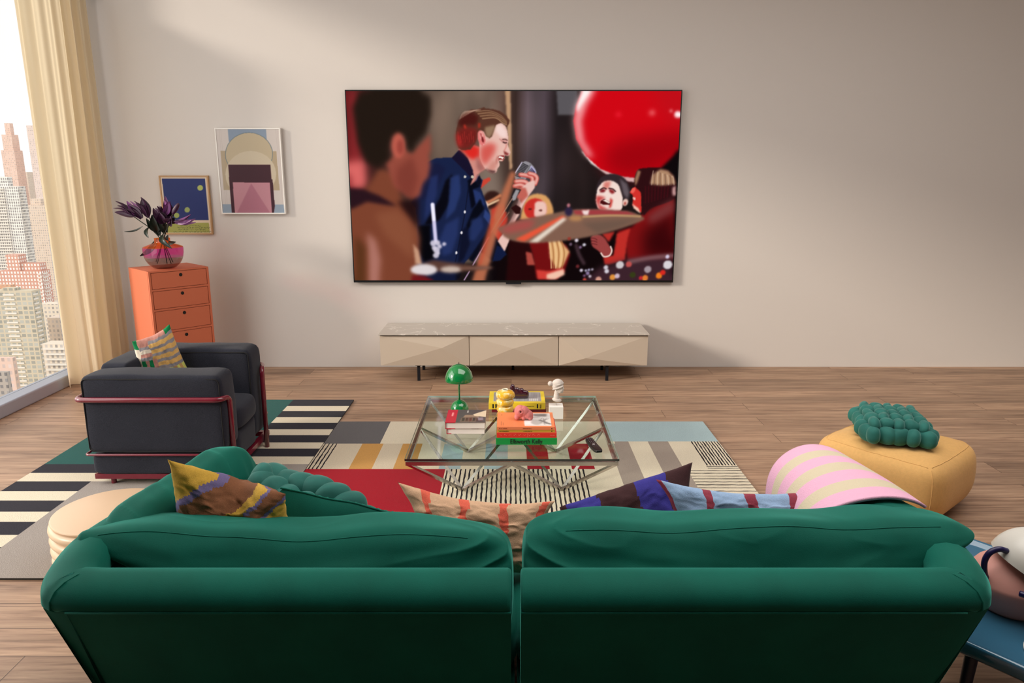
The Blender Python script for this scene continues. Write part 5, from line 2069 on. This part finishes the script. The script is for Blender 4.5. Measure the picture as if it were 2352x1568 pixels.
# woman at the right
T.poly([(660, 900), (860, 840), (980, 690), (1180, 560), (1400, 460), (1400, 1260), (800, 1280), (770, 1050)], (128, 16, 18), 3)
T.poly([(1000, 900), (1400, 600), (1400, 1260), (1000, 1260)], (46, 2, 6), 14, 0.9)
T.poly([(830, 400), (862, 350), (905, 320), (980, 400), (980, 660), (900, 610), (862, 560), (872, 500), (866, 430)], (206, 48, 42), 0.9)
T.poly([(858, 520), (880, 560), (940, 600), (970, 670), (940, 650), (880, 600)], (240, 196, 176), 1.2)
T.poly([(832, 395), (860, 345), (896, 330), (900, 370), (870, 410)], (232, 96, 84), 1.0)
T.poly([(868, 455), (905, 470), (900, 500), (874, 490)], (236, 200, 190), 0.8)
T.poly([(885, 240), (930, 110), (1030, 84), (1180, 78), (1300, 100), (1390, 180), (1425, 290), (1400, 470), (1280, 540), (1100, 600), (1010, 690), (985, 560), (970, 400), (900, 330)], (44, 12, 16), 1.0, smooth=True)
T.poly([(890, 230), (930, 110), (970, 130), (930, 260), (900, 320)], (150, 110, 84), 1.6)
T.poly([(1090, 290), (1120, 170), (1220, 100), (1320, 120), (1390, 190), (1418, 290), (1240, 310)], (172, 132, 102), 2)
for q in range(9):
    T.line([(1130 + q * 30, 120 + q * 9), (1115 + q * 34, 210), (1110 + q * 36, 300)], 1.4, [(226, 196, 168), (96, 66, 56)][q % 2], 0.6, 0.8)
for q in range(8):
    T.line([(1030 + q * 42, 320), (1030 + q * 40, 540 - q * 12)], 1.6, (86, 12, 22), 1.0, 0.7)
T.poly([(1060, 700), (1190, 610), (1400, 470), (1405, 640), (1200, 760), (1080, 800)], (120, 62, 62), 6, 0.75)
T.poly([(1375, 340), (1420, 310), (1418, 440), (1380, 440)], (206, 160, 156), 2)
# hand, arm and bracelet
T.poly([(660, 930), (840, 860), (800, 1000), (770, 1270), (560, 1330), (510, 1330), (490, 1230), (620, 1210), (650, 1040)], (186, 44, 38), 1.8)
T.poly([(470, 930), (640, 900), (560, 1040)], (178, 44, 38), 2)
T.poly([(328, 1000), (350, 950), (430, 940), (500, 980), (560, 1070), (600, 1150), (580, 1220), (500, 1230), (440, 1160), (350, 1090)], (150, 64, 62), 1.2, smooth=True)
for q in range(3):
    T.line([(335, 985 + q * 36), (380, 990 + q * 36), (410, 1010 + q * 30)], 1.2, (84, 26, 28), 0.6)
T.line([(585, 1095), (600, 1150), (570, 1210), (500, 1225), (462, 1180)], 3.0, (232, 206, 196), 0.6)
T.tf = z1
# singer: shirt
T.tf = z1
sh_ = [(572, 522), (640, 492), (745, 490), (790, 438), (850, 500), (910, 600), (945, 640), (932, 690), (962, 770), (992, 860), (990, 940), (960, 1010), (900, 1110), (830, 1180), (790, 1290), (640, 1300), (560, 1200), (500, 1090), (512, 950), (500, 820), (470, 790), (555, 640)]
T.poly(sh_, (22, 32, 66), 0.9)
T.poly([(500, 1300), (520, 1080), (640, 1180), (780, 1200), (780, 1300)], (16, 22, 50), 2)
T.poly([(740, 490), (790, 438), (850, 500), (900, 590), (880, 640), (820, 570)], (22, 16, 40), 0.9)
T.poly([(560, 560), (640, 520), (700, 560), (640, 700), (560, 760), (520, 780)], (22, 26, 58), 3)
T.poly([(516, 940), (600, 930), (600, 1060), (660, 1140), (560, 1180), (520, 1100)], (4, 4, 10), 2.5)
T.poly([(660, 760), (700, 640), (740, 600), (760, 640), (720, 800), (660, 900), (600, 930), (560, 930)], (6, 6, 16), 2.0)
T.poly([(730, 620), (790, 600), (800, 720), (760, 840), (700, 900), (720, 780)], (38, 54, 104), 2.2, 0.9)
T.poly([(600, 620), (650, 600), (640, 740), (590, 860), (560, 900), (570, 760)], (34, 46, 92), 2.5, 0.9)
T.poly([(860, 690), (930, 720), (960, 800), (900, 840), (880, 760)], (36, 52, 102), 1.4)
T.poly([(845, 640), (880, 620), (930, 680), (880, 700), (900, 800), (870, 830), (850, 700)], (6, 8, 22), 1.4)
T.poly([(880, 830), (930, 760), (955, 830), (850, 960), (830, 1010), (840, 930)], (6, 8, 20), 1.6)
T.poly([(800, 980), (840, 940), (860, 1060), (820, 1160), (780, 1190), (790, 1080)], (12, 16, 38), 2)
T.poly([(700, 930), (790, 880), (780, 1000), (740, 1120), (680, 1140), (660, 1030)], (36, 50, 98), 3, 0.9)
T.poly([(870, 900), (940, 880), (950, 950), (890, 1040), (860, 1030)], (34, 48, 94), 2.5, 0.9)
T.poly([(960, 1000), (992, 930), (1000, 960), (1060, 1060), (1100, 1120), (1010, 1172), (930, 1110), (880, 1180), (850, 1160)], (8, 10, 24), 1.6)
T.poly([(960, 830), (995, 870), (990, 930), (950, 880)], (44, 62, 116), 1.2)
T.poly([(1040, 1070), (1085, 1090), (1103, 1130), (1060, 1170), (1010, 1176)], (16, 26, 60), 1)
T.line([(848, 700), (828, 850), (800, 1000), (764, 1180)], 1.0, (8, 8, 20), 0.5)
for x, y in ((827, 848), (805, 985), (771, 1118)):
    T.ell((x, y), 8, 10, (226, 220, 224), 0.5)
T.poly([(770, 1190), (1040, 1180), (1040, 1300), (770, 1300)], (10, 4, 8), 3, 0.8)
# neck
T.tf = z2
T.poly([(720, 880), (1000, 800), (1150, 850), (1240, 1220), (1130, 1290), (1070, 1340), (1045, 1420), (945, 1530), (1010, 1360), (990, 1240), (880, 980), (800, 900)], (206, 136, 124), 1.0)
T.poly([(740, 890), (1000, 800), (1120, 860), (1110, 1000), (1000, 1060), (900, 1010), (820, 920)], (216, 40, 34), 3.2)
T.poly([(1050, 1000), (1130, 1100), (1220, 1230), (1120, 1290), (1060, 1200)], (150, 92, 88), 3, 0.8)
# face
face = [(1130, 560), (1300, 420), (1500, 400), (1580, 460), (1610, 540), (1628, 640), (1636, 720), (1620, 790), (1645, 850), (1672, 930), (1655, 985), (1615, 998), (1575, 985), (1562, 1010), (1565, 1040), (1530, 1090), (1466, 1086), (1476, 1150), (1470, 1185), (1440, 1215), (1420, 1290), (1370, 1310), (1290, 1280), (1210, 1220), (1150, 1120), (1110, 1000), (1110, 800)]
T.poly(face, (226, 182, 170), 0.7)
T.poly([(1400, 440), (1520, 430), (1600, 560), (1610, 680), (1500, 660), (1400, 560)], (240, 212, 206), 2.6, 0.9)
T.poly([(1130, 820), (1300, 760), (1420, 800), (1380, 960), (1290, 1080), (1220, 1180), (1150, 1110), (1115, 980)], (204, 70, 62), 5, 0.85)
T.poly([(1240, 1230), (1330, 1100), (1400, 1060), (1440, 1160), (1400, 1240), (1340, 1300)], (190, 110, 96), 3, 0.6)
T.poly([(1220, 1220), (1300, 1250), (1420, 1270), (1380, 1312), (1290, 1285)], (70, 40, 40), 1.6, 0.9)
T.poly([(1550, 900), (1600, 930), (1650, 960), (1610, 990), (1560, 970)], (120, 34, 34), 1.2, 0.9)
T.poly([(1470, 700), (1530, 690), (1600, 700), (1622, 740), (1590, 780), (1540, 760)], (206, 140, 134), 1.8, 0.8)
T.line([(1530, 700), (1580, 698), (1612, 716)], 2.0, (92, 56, 50), 0.6)
T.line([(1538, 748), (1572, 762), (1600, 760)], 2.2, (54, 26, 26), 0.5)
T.line([(1470, 690), (1500, 710), (1520, 740)], 1.0, (180, 110, 104), 0.5)
T.line([(1600, 780), (1590, 840), (1560, 900)], 1.6, (206, 120, 110), 0.9)
T.poly([(1448, 1010), (1480, 990), (1558, 990), (1562, 1040), (1530, 1088), (1462, 1082)], (128, 24, 26), 0.7)
T.poly([(1456, 1006), (1490, 1000), (1552, 1022), (1538, 1056), (1500, 1040), (1460, 1030)], (246, 236, 226), 0.5)
T.poly([(1462, 1060), (1530, 1064), (1526, 1084), (1466, 1080)], (236, 206, 184), 0.5)
T.poly([(1430, 1000), (1450, 980), (1440, 1100), (1420, 1160), (1405, 1080)], (176, 92, 82), 1.6, 0.8)
# hair
hair = [(690, 640), (688, 560), (705, 470), (745, 360), (800, 270), (880, 210), (960, 165), (1050, 165), (1140, 140), (1190, 120), (1230, 145), (1340, 150), (1480, 190), (1590, 270), (1660, 360), (1640, 430), (1600, 478), (1570, 430), (1500, 400), (1410, 440), (1370, 540), (1340, 640), (1295, 682), (1230, 640), (1190, 560), (1130, 530), (1080, 570), (1066, 700), (1010, 800), (950, 880), (800, 895), (740, 860), (712, 780), (690, 700)]
T.poly(hair, (86, 50, 38), 0.8)
T.poly([(700, 640), (740, 500), (860, 460), (1060, 500), (1080, 560), (1060, 700), (1000, 800), (900, 870), (780, 870), (720, 780)], (120, 28, 26), 4, 0.85)
T.poly([(720, 400), (800, 270), (960, 200), (1100, 300), (1050, 440), (900, 440), (780, 480)], (70, 18, 16), 3.2, 0.9)
T.poly([(820, 430), (860, 440), (880, 500), (840, 500)], (206, 50, 36), 1.6, 0.8)
T.poly([(1090, 400), (1130, 400), (1130, 480), (1090, 500)], (196, 46, 32), 1.6, 0.8)
T.poly([(690, 600), (760, 620), (800, 780), (760, 860), (712, 770)], (186, 42, 40), 3.2, 0.8)
T.poly([(1210, 480), (1380, 440), (1400, 470), (1350, 600), (1290, 680), (1220, 620)], (148, 118, 92), 2, 0.95)
for q in range(10):
    a_ = q * 26
    T.line([(1050 + a_ * 0.5, 200 + a_ * 0.55), (1280 + a_ * 0.5, 185 + a_ * 0.55), (1480 + a_ * 0.2, 260 + a_ * 0.6), (1600, 380 + a_ * 0.25)], 1.5, [(176, 138, 104), (78, 44, 32), (132, 92, 66)][q % 3], 0.5, 0.85)
for q in range(9):
    T.line([(760 + q * 30, 330 - q * 18), (800 + q * 30, 240 - q * 8), (860 + q * 34, 190 - q * 3)], 1.2, (196, 158, 136), 0.6, 0.7)
for q in range(16):
    T.line([(720 + q * 20, 560 + (q % 3) * 40), (745 + q * 19, 700 + (q % 4) * 24)], 1.0, [(210, 60, 52), (86, 14, 16)][q % 2], 0.6, 0.5)
T.ell((1148, 675), 66, 140, (222, 120, 116), 0.9, ang=-12)
T.ell((1150, 640), 34, 88, (236, 170, 160), 0.8, ang=-12)
T.ell((1168, 700), 22, 60, (120, 30, 34), 0.8, ang=-14)
T.ell((1140, 620), 16, 44, (180, 84, 84), 0.8, ang=-12)
T.ell((1190, 790), 7, 7, (250, 240, 240), 0.4)
# collar buttons
T.ell((853, 1372), 24, 24, (206, 200, 190), 0.5)
T.ell((985, 1372), 27, 27, (200, 190, 170), 0.5)
T.poly([(1060, 1470), (1110, 1330), (1150, 1450), (1120, 1520), (1060, 1530)], (12, 12, 28), 0.8)
T.poly([(945, 1530), (1040, 1400), (1060, 1330), (1110, 1330), (1050, 1440)], (186, 120, 112), 0.8, 0.7)
# microphone
T.poly([(1745, 1360), (1790, 1240), (1880, 1120), (1960, 1095), (2060, 1150), (2135, 1270), (2120, 1330), (2000, 1300), (1960, 1400), (1900, 1450), (1780, 1440)], (142, 138, 144), 0.6, smooth=True)
T.poly([(2040, 1160), (2100, 1220), (2135, 1280), (2120, 1330), (2020, 1260)], (176, 170, 206), 0.6)
for q in range(10):
    T.line([(1890 - q * 15, 1130 + q * 24), (1992 - q * 16, 1180 + q * 22)], 1.7, (24, 22, 26), 0.35)
for q in range(5):
    T.line([(2050 - q * 16, 1216 + q * 20), (2112 - q * 8, 1290 + q * 10)], 1.3, (30, 26, 50), 0.35)
T.line([(2030, 1160), (1940, 1330)], 2.6, (112, 110, 112), 0.5)
T.line([(1880, 1110), (1760, 1300)], 1.5, (216, 206, 230), 0.5)
T.poly([(1800, 1400), (1900, 1400), (1980, 1480), (1900, 1568), (1760, 1500)], (90, 86, 90), 1)
# hand
for pts, wd in (([(1850, 1335), (1960, 1350), (2060, 1390), (2060, 1500)], 8), ([(2010, 1315), (2100, 1340), (2150, 1400), (2120, 1500)], 8),
                ([(1770, 1460), (1880, 1455), (1960, 1480), (2030, 1568)], 8.5), ([(1745, 1540), (1850, 1520), (1950, 1568)], 8)):
    T.line(pts, wd, (186, 66, 58), 0.7)
    T.line([(p[0] + 4, p[1] - 8) for p in pts], wd * 0.6, (236, 178, 166), 1.2, 0.9)
T.tf = z1
T.poly([(1200, 690), (1250, 650), (1290, 640), (1288, 690), (1250, 740), (1215, 800), (1185, 870), (1165, 900), (1120, 1040), (1090, 1110), (1045, 1040), (1100, 960), (1150, 860), (1180, 780)], (226, 186, 176), 1.0)
T.poly([(1150, 680), (1230, 690), (1245, 740), (1200, 790), (1150, 720)], (190, 96, 84), 1.6)
T.poly([(1165, 780), (1205, 760), (1170, 860), (1120, 960), (1090, 980), (1130, 880)], (120, 84, 80), 2, 0.6)
T.poly([(1132, 822), (1165, 800), (1200, 822), (1192, 862), (1160, 860)], (44, 14, 14), 0.8)
# microphone stand
T.poly([(1150, 690), (1200, 700), (1150, 780), (1110, 850), (1090, 840), (1130, 760)], (30, 26, 28), 0.9)
T.poly([(1165, 700), (1188, 706), (1160, 770), (1140, 776), (1140, 748)], (150, 146, 150), 0.8)
T.line([(1140, 760), (1000, 985)], 1.4, (206, 160, 136), 0.5)
T.line([(1120, 850), (1040, 960)], 1.2, (150, 110, 100), 0.5)
T.line([(985, 1015), (880, 1200)], 2.0, (196, 160, 196), 0.5)
T.line([(858, 1240), (822, 1300)], 2.0, (196, 160, 196), 0.5)
# blurred drumstick
T.poly([(1130, 580), (1165, 590), (1120, 740), (1050, 960), (960, 1300), (875, 1300), (945, 1090), (1040, 800)], (186, 108, 76), 3.2, 0.92)
T.poly([(1000, 900), (1030, 880), (940, 1180), (900, 1250)], (196, 66, 44), 3.2, 0.7)
# large cymbal
cym = [(1048, 965), (1090, 935), (1180, 905), (1400, 860), (1510, 838), (1600, 832), (1760, 834), (1920, 848), (2005, 884), (1990, 910), (1850, 960), (1650, 1012), (1450, 1042), (1260, 1052), (1120, 1030)]
T.poly(cym, (126, 92, 76), 2.0, smooth=True)
T.poly([(1100, 940), (1200, 905), (1300, 900), (1260, 960), (1120, 990), (1060, 980)], (172, 72, 70), 5, 0.8)
T.poly([(1160, 1030), (1470, 872), (1496, 884), (1220, 1044)], (228, 84, 56), 2.4)
T.poly([(1250, 1050), (1478, 884), (1500, 896), (1310, 1048)], (226, 212, 196), 2.4)
T.poly([(1540, 838), (1700, 834), (1900, 846), (1960, 868), (1650, 868), (1560, 870)], (158, 58, 62), 2)
T.line([(1610, 880), (1800, 872), (1985, 878)], 4.5, (186, 146, 102), 1.2, 0.9)
T.poly([(1600, 920), (1980, 890), (1850, 950), (1700, 990)], (104, 82, 70), 4, 0.8)
T.poly([(1600, 838), (1650, 836), (1640, 870), (1610, 866)], (236, 214, 210), 1.6)
T.ell((1560, 890), 44, 20, (178, 128, 84), 3)
T.ell((1513, 845), 26, 30, (44, 34, 62), 2)
T.ell((1512, 805), 11, 13, (180, 110, 120), 1.4)
# blurred person in the left foreground
T.poly([(75, 800), (170, 700), (260, 560), (420, 600), (400, 730), (440, 820), (500, 900), (530, 1020), (520, 1300), (98, 1300)], (122, 64, 44), 5)
T.poly([(230, 860), (380, 830), (460, 900), (500, 1010), (480, 1160), (300, 1000)], (136, 78, 54), 7, 0.9)
T.poly([(180, 980), (240, 1040), (270, 1160), (260, 1300), (190, 1300)], (176, 118, 106), 6, 0.9)
T.poly([(100, 1000), (170, 1080), (170, 1300), (98, 1300)], (80, 46, 22), 6, 0.8)
T.poly([(300, 520), (420, 420), (470, 460), (600, 330), (604, 430), (590, 480), (600, 540), (585, 620), (550, 660), (530, 740), (480, 775), (420, 720), (360, 680)], (146, 72, 58), 4)
T.poly([(380, 560), (480, 480), (520, 620), (480, 770), (420, 740), (370, 660)], (120, 54, 44), 6, 0.8)
T.poly([(66, 690), (160, 700), (260, 740), (380, 810), (300, 800), (180, 780), (74, 830)], (40, 18, 26), 3.5)
T.poly([(380, 780), (520, 760), (520, 960), (460, 880)], (30, 10, 12), 5, 0.9)
T.poly([(85, 160), (130, 60), (300, 45), (520, 45), (600, 90), (606, 200), (570, 330), (500, 400), (480, 460), (440, 420), (425, 340), (350, 350), (325, 430), (330, 500), (250, 560), (180, 520), (120, 400)], (32, 22, 16), 5)
T.ell((386, 410), 46, 84, (186, 90, 74), 3.6)
T.ell((400, 420), 22, 50, (150, 64, 54), 3.4)
T.poly([(485, 1060), (520, 1100), (545, 1200), (500, 1190)], (196, 150, 122), 2.4)
# hi-hat in the foreground
T.line([(614, 800), (634, 1040)], 7.5, (206, 200, 232), 1.2)
T.line([(612, 798), (622, 900)], 5, (240, 238, 250), 1.2)
for x, y, r in ((618, 1055, 20), (646, 1052, 18), (690, 1060, 13), (660, 1075, 15), (640, 1100, 22), (624, 1085, 16), (636, 1135, 20), (650, 1120, 12)):
    T.ell((x, y), r, r, (214, 206, 222), 1.6, 0.9)
T.poly([(540, 1190), (620, 1165), (720, 1180), (880, 1200), (1030, 1218), (860, 1240), (560, 1240)], (96, 62, 50), 3, 0.9)
T.ell((556, 1230), 88, 38, (218, 208, 210), 2.6)
T.ell((735, 1228), 70, 22, (196, 176, 164), 3)
T.line([(800, 1222), (1000, 1216)], 5, (128, 92, 80), 2.4, 0.7)
T.poly([(480, 1265), (560, 1270), (620, 1300), (470, 1300)], (110, 20, 24), 3)
# drum hardware bokeh at the lower right
T.tf = z3
T.line([(140, 1080), (180, 1200), (240, 1310)], 7, (74, 52, 60), 2, 0.8)
T.poly([(450, 1360), (800, 1260), (1380, 1210), (1380, 1530), (250, 1530)], (66, 38, 48), 6, 0.85)
T.line([(830, 1290), (1100, 1240), (1370, 1212)], 9, (128, 92, 96), 2.6, 0.8)
for x, y, r, c in ((146, 1015, 24, (236, 226, 240)), (244, 1072, 22, (226, 222, 236)), (70, 1066, 20, (120, 96, 120)), (195, 1104, 20, (140, 110, 150)), (50, 992, 22, (150, 50, 40)),
                   (208, 1402, 22, (232, 220, 240)), (268, 1404, 17, (206, 200, 230)), (306, 1396, 17, (196, 190, 226)), (348, 1390, 17, (190, 180, 200)), (290, 1440, 26, (150, 130, 170)),
                   (320, 1478, 20, (214, 200, 214)), (248, 1470, 18, (120, 84, 120)), (160, 1350, 24, (110, 40, 44)), (526, 1364, 30, (216, 210, 220)), (536, 1412, 30, (220, 216, 226)),
                   (612, 1490, 40, (232, 150, 60)), (672, 1474, 34, (214, 190, 206)), (706, 1332, 52, (214, 208, 210)), (820, 1324, 40, (196, 80, 76)), (1066, 1390, 48, (170, 156, 164)),
                   (1030, 1500, 40, (236, 130, 50)), (975, 1500, 26, (206, 40, 50)), (1210, 1470, 42, (246, 130, 30)), (1260, 1430, 36, (226, 40, 30)), (1322, 1330, 60, (226, 222, 226)),
                   (1318, 1226, 26, (220, 214, 240)), (430, 1520, 40, (220, 160, 140)), (870, 1460, 40, (52, 60, 22)), (250, 1520, 22, (196, 70, 60))):
    T.ell((x, y), r, r * 0.92, c, 1.3, 0.92, -30)
T.tf = z1
T.a *= np.clip(np.linspace(1.02, 1.02, h_), 0, 1.1)[:, None, None]
m_screen = bpy.data.materials.new('lit_screen')
m_screen.use_nodes = True
nt = m_screen.node_tree
b = nt.nodes['Principled BSDF']
at = nt.nodes.new('ShaderNodeAttribute')
at.attribute_name = 'Col'
b.inputs['Base Color'].default_value = (0.0, 0.0, 0.0, 1)
b.inputs['Roughness'].default_value = 0.5
b.inputs['Specular IOR Level'].default_value = 0.02
nt.links.new(at.outputs['Color'], b.inputs['Emission Color'])
b.inputs['Emission Strength'].default_value = 1.0
paint_object('screen', T, (VX0 + 0.012, 7.6445, VZ1 - 0.012), (VX1 - VX0 - 0.024, 0, 0), (0, 0, -(VZ1 - VZ0 - 0.036)), m_screen, tv)


# ------------------------------------------------------------ the city seen through the window
def tower_mat(name, wall, glass, pitch, floor, ww=0.5, wh=0.5):
    m = bpy.data.materials.new(name)
    m.use_nodes = True
    nt = m.node_tree
    b = nt.nodes['Principled BSDF']
    tc = nt.nodes.new('ShaderNodeTexCoord')
    sp = nt.nodes.new('ShaderNodeSeparateXYZ')
    nt.links.new(tc.outputs['Object'], sp.inputs[0])
    ad = nt.nodes.new('ShaderNodeMath')
    nt.links.new(sp.outputs[0], ad.inputs[0])
    nt.links.new(sp.outputs[1], ad.inputs[1])
    cb = nt.nodes.new('ShaderNodeCombineXYZ')
    nt.links.new(ad.outputs[0], cb.inputs[0])
    nt.links.new(sp.outputs[2], cb.inputs[1])
    br = nt.nodes.new('ShaderNodeTexBrick')
    br.offset = 0.0
    br.inputs['Scale'].default_value = 1.0
    br.inputs['Brick Width'].default_value = pitch
    br.inputs['Row Height'].default_value = floor
    br.inputs['Mortar Size'].default_value = min(pitch * (1 - ww), floor * (1 - wh)) / 2
    br.inputs['Mortar Smooth'].default_value = 0.0
    br.inputs['Color1'].default_value = lin(glass) + (1,)
    br.inputs['Color2'].default_value = lin(tuple(min(255, c + 45) for c in glass)) + (1,)
    br.inputs['Mortar'].default_value = lin(wall) + (1,)
    nt.links.new(cb.outputs[0], br.inputs['Vector'])
    # windows only on the walls, not on the roof
    ge = nt.nodes.new('ShaderNodeNewGeometry')
    s2 = nt.nodes.new('ShaderNodeSeparateXYZ')
    nt.links.new(ge.outputs['Normal'], s2.inputs[0])
    gt = nt.nodes.new('ShaderNodeMath')
    gt.operation = 'GREATER_THAN'
    gt.inputs[1].default_value = 0.5
    nt.links.new(s2.outputs[2], gt.inputs[0])
    mx = nt.nodes.new('ShaderNodeMix')
    mx.data_type = 'RGBA'
    nt.links.new(gt.outputs[0], mx.inputs['Factor'])
    nt.links.new(br.outputs['Color'], mx.inputs['A'])
    mx.inputs['B'].default_value = lin(wall) + (1,)
    nt.links.new(mx.outputs['Result'], b.inputs['Base Color'])
    b.inputs['Roughness'].default_value = 0.8
    return m


def P3(p):
    return p


GZ = -150.0


def building(label, a, b_, depth, mat, roof=None, balc=None, name='apartment_building'):
    """a, b_: top left and top right corner of the wall facing the camera"""
    x0, x1, y, zt = a[0], b_[0], a[1], a[2]
    t = thing(name, label, 'building', ((x0 + x1) / 2, y, GZ), 'high-rise city outside the window')
    obj('tower', box(x0, x1, y, y + depth, GZ, zt), mat, t)
    w = x1 - x0
    for (u0, u1, v0, v1, h, m2) in (roof or []):
        obj('roof_block', box(x0 + u0 * w, x0 + u1 * w, y + v0 * depth, y + v1 * depth, zt, zt + h), m2 or mat, t)
    if balc:
        step, d, cnt, m3, u0, u1 = balc
        ps = []
        for q in range(cnt):
            z = zt - step * (q + 1)
            ps.append(box(x0 + u0 * w, x0 + u1 * w, y - d, y, z, z + step * 0.32))
            ps.append(box(x1, x1 + d, y + 0.1 * depth, y + 0.6 * depth, z, z + step * 0.32))
        obj('balconies', join(*ps), m3, t)
    return t


t_pink = tower_mat('rose_brick_tower', (226, 196, 182), (184, 164, 158), 3.2, 3.6)  # tower colours from here on are paled, haze put into walls and windows
t_pale = tower_mat('pale_rose_tower', (224, 206, 198), (180, 168, 166), 3.4, 3.6)
t_white = tower_mat('white_tower', (240, 236, 230), (128, 126, 128), 2.3, 3.1, 0.62, 0.5)
t_beige = tower_mat('beige_tower', (224, 206, 190), (170, 158, 150), 2.6, 3.0)
t_brick = tower_mat('red_brick_block', (208, 158, 142), (226, 218, 212), 2.6, 3.0, 0.5, 0.45)
t_olive = tower_mat('olive_tower', (206, 194, 172), (146, 146, 138), 3.4, 2.9, 0.72, 0.55)
t_grey = tower_mat('grey_slab', (176, 166, 158), (112, 108, 108), 2.8, 3.0)
t_or = tower_mat('orange_brick', (212, 164, 134), (150, 122, 104), 3.0, 3.2)
t_cream = tower_mat('cream_slab', (226, 214, 198), (160, 154, 150), 2.8, 3.0)
m_balc = M('white_balcony', (232, 226, 218), 0.8)
building('slender rose tower with stepped spire on the far skyline', (-1007.3, 1500, 48.161), (-981.514, 1500, 48.161), 26, t_pink,
         [(0.15, 0.9, 0.1, 0.9, 30, None), (0.35, 0.75, 0.3, 0.7, 52, None)], name='tower_block')
building('pale rose tower beside the curtain edge', (-950.571, 1500, 95.259), (-919.853, 1500, 95.259), 30, t_pale, name='tower_block')
building('white high rise with stacked balconies', (-557.771, 800, -10.6), (-525.342, 800, -10.6), 13, t_white, [(0.1, 0.65, 0.2, 0.8, 10, None)], (3.1, 1.6, 46, m_balc, 0.0, 0.55), name='tower_block')
building('beige tower with small square windows right of the white high rise', (-589.124, 900, -34.749), (-548.242, 900, -34.749), 24, t_beige, [(0.2, 0.5, 0.2, 0.8, 8, None)], name='tower_block')
building('red brick block with raised rooftop', (-420.098, 600, -75.092), (-384.822, 600, -75.092), 12, t_brick, [(0.2, 0.5, 0.1, 0.9, 13, None), (0.5, 0.95, 0.2, 0.9, 6, None)], (3.0, 1.2, 20, m_balc, 0.93, 1.0))
building('low orange brick block at the left window edge', (-370.325, 520, -75.082), (-356.678, 520, -75.082), 5, t_or)
building('olive tower block with banded windows', (-323.714, 450, -68.224), (-296.289, 450, -68.224), 8.5, t_olive, [(0.3, 0.6, 0.2, 0.8, 1.5, None)], (2.9, 0.5, 26, m_balc, 0.35, 0.6), name='tower_block')
building('cream slab between the brick block and the curtain', (-337.505, 520, -88.602), (-322.533, 520, -88.602), 10, t_cream)
building('grey slab beside the olive tower', (-301.825, 470, -89.072), (-287.102, 470, -89.072), 10, t_beige)
building('cream block with curved white balconies', (-261.861, 400, -90.342), (-248.744, 400, -90.342), 9, t_cream, None, (3.0, 1.4, 14, m_balc, 0.1, 1.0))
building('small pale house block at the foot of the towers', (-315.86, 470, -123.631), (-307.806, 470, -123.631), 8, t_cream)
building('rose slab at the lower left of the window', (-279.046, 380, -93.335), (-265.604, 380, -93.335), 3, t_pink)
building('dark grey low block at the bottom left of the window', (-243.415, 330, -87.664), (-234.52, 330, -87.664), 2.5, t_grey)
R = random.Random(21)
HZ = ['leftmost', 'second', 'third', 'fourth', 'fifth', 'sixth', 'seventh', 'eighth']
for q in range(8):
    yy = 2100 + 60 * q
    xx = (-0.70 + 0.02 * q) * yy
    hh = -40 + R.random() * 60
    building('distant pale city block on the hazy horizon, %s from the left' % HZ[q], (xx, yy, hh), (xx + 26 + R.random() * 30, yy, hh), 26, R.choice((t_pale, t_beige, t_cream, t_pink)))
tag(obj('city_ground', box(-4200, 200, 150, 6000, GZ - 2, GZ), M('city_ground_haze', (206, 200, 192), 0.9)), kind='structure')
tr = thing('park_tree', 'green tree tops at the foot of the towers', 'tree', (-238, 385, GZ))
R = random.Random(5)
obj('tree_crowns', join(*[ball((-250 + R.random() * 30, 375 + R.random() * 20, GZ + 18 + R.random() * 8), 7, 7, 9, n=5) for q in range(12)]), M('tree_green', (120, 140, 70), 0.9), tr, smooth=True)
obj('trunk', tube([(-238, 385, GZ), (-238, 385, GZ + 18)], 0.8, 8), M('bark', (90, 70, 50), 0.9), tr)
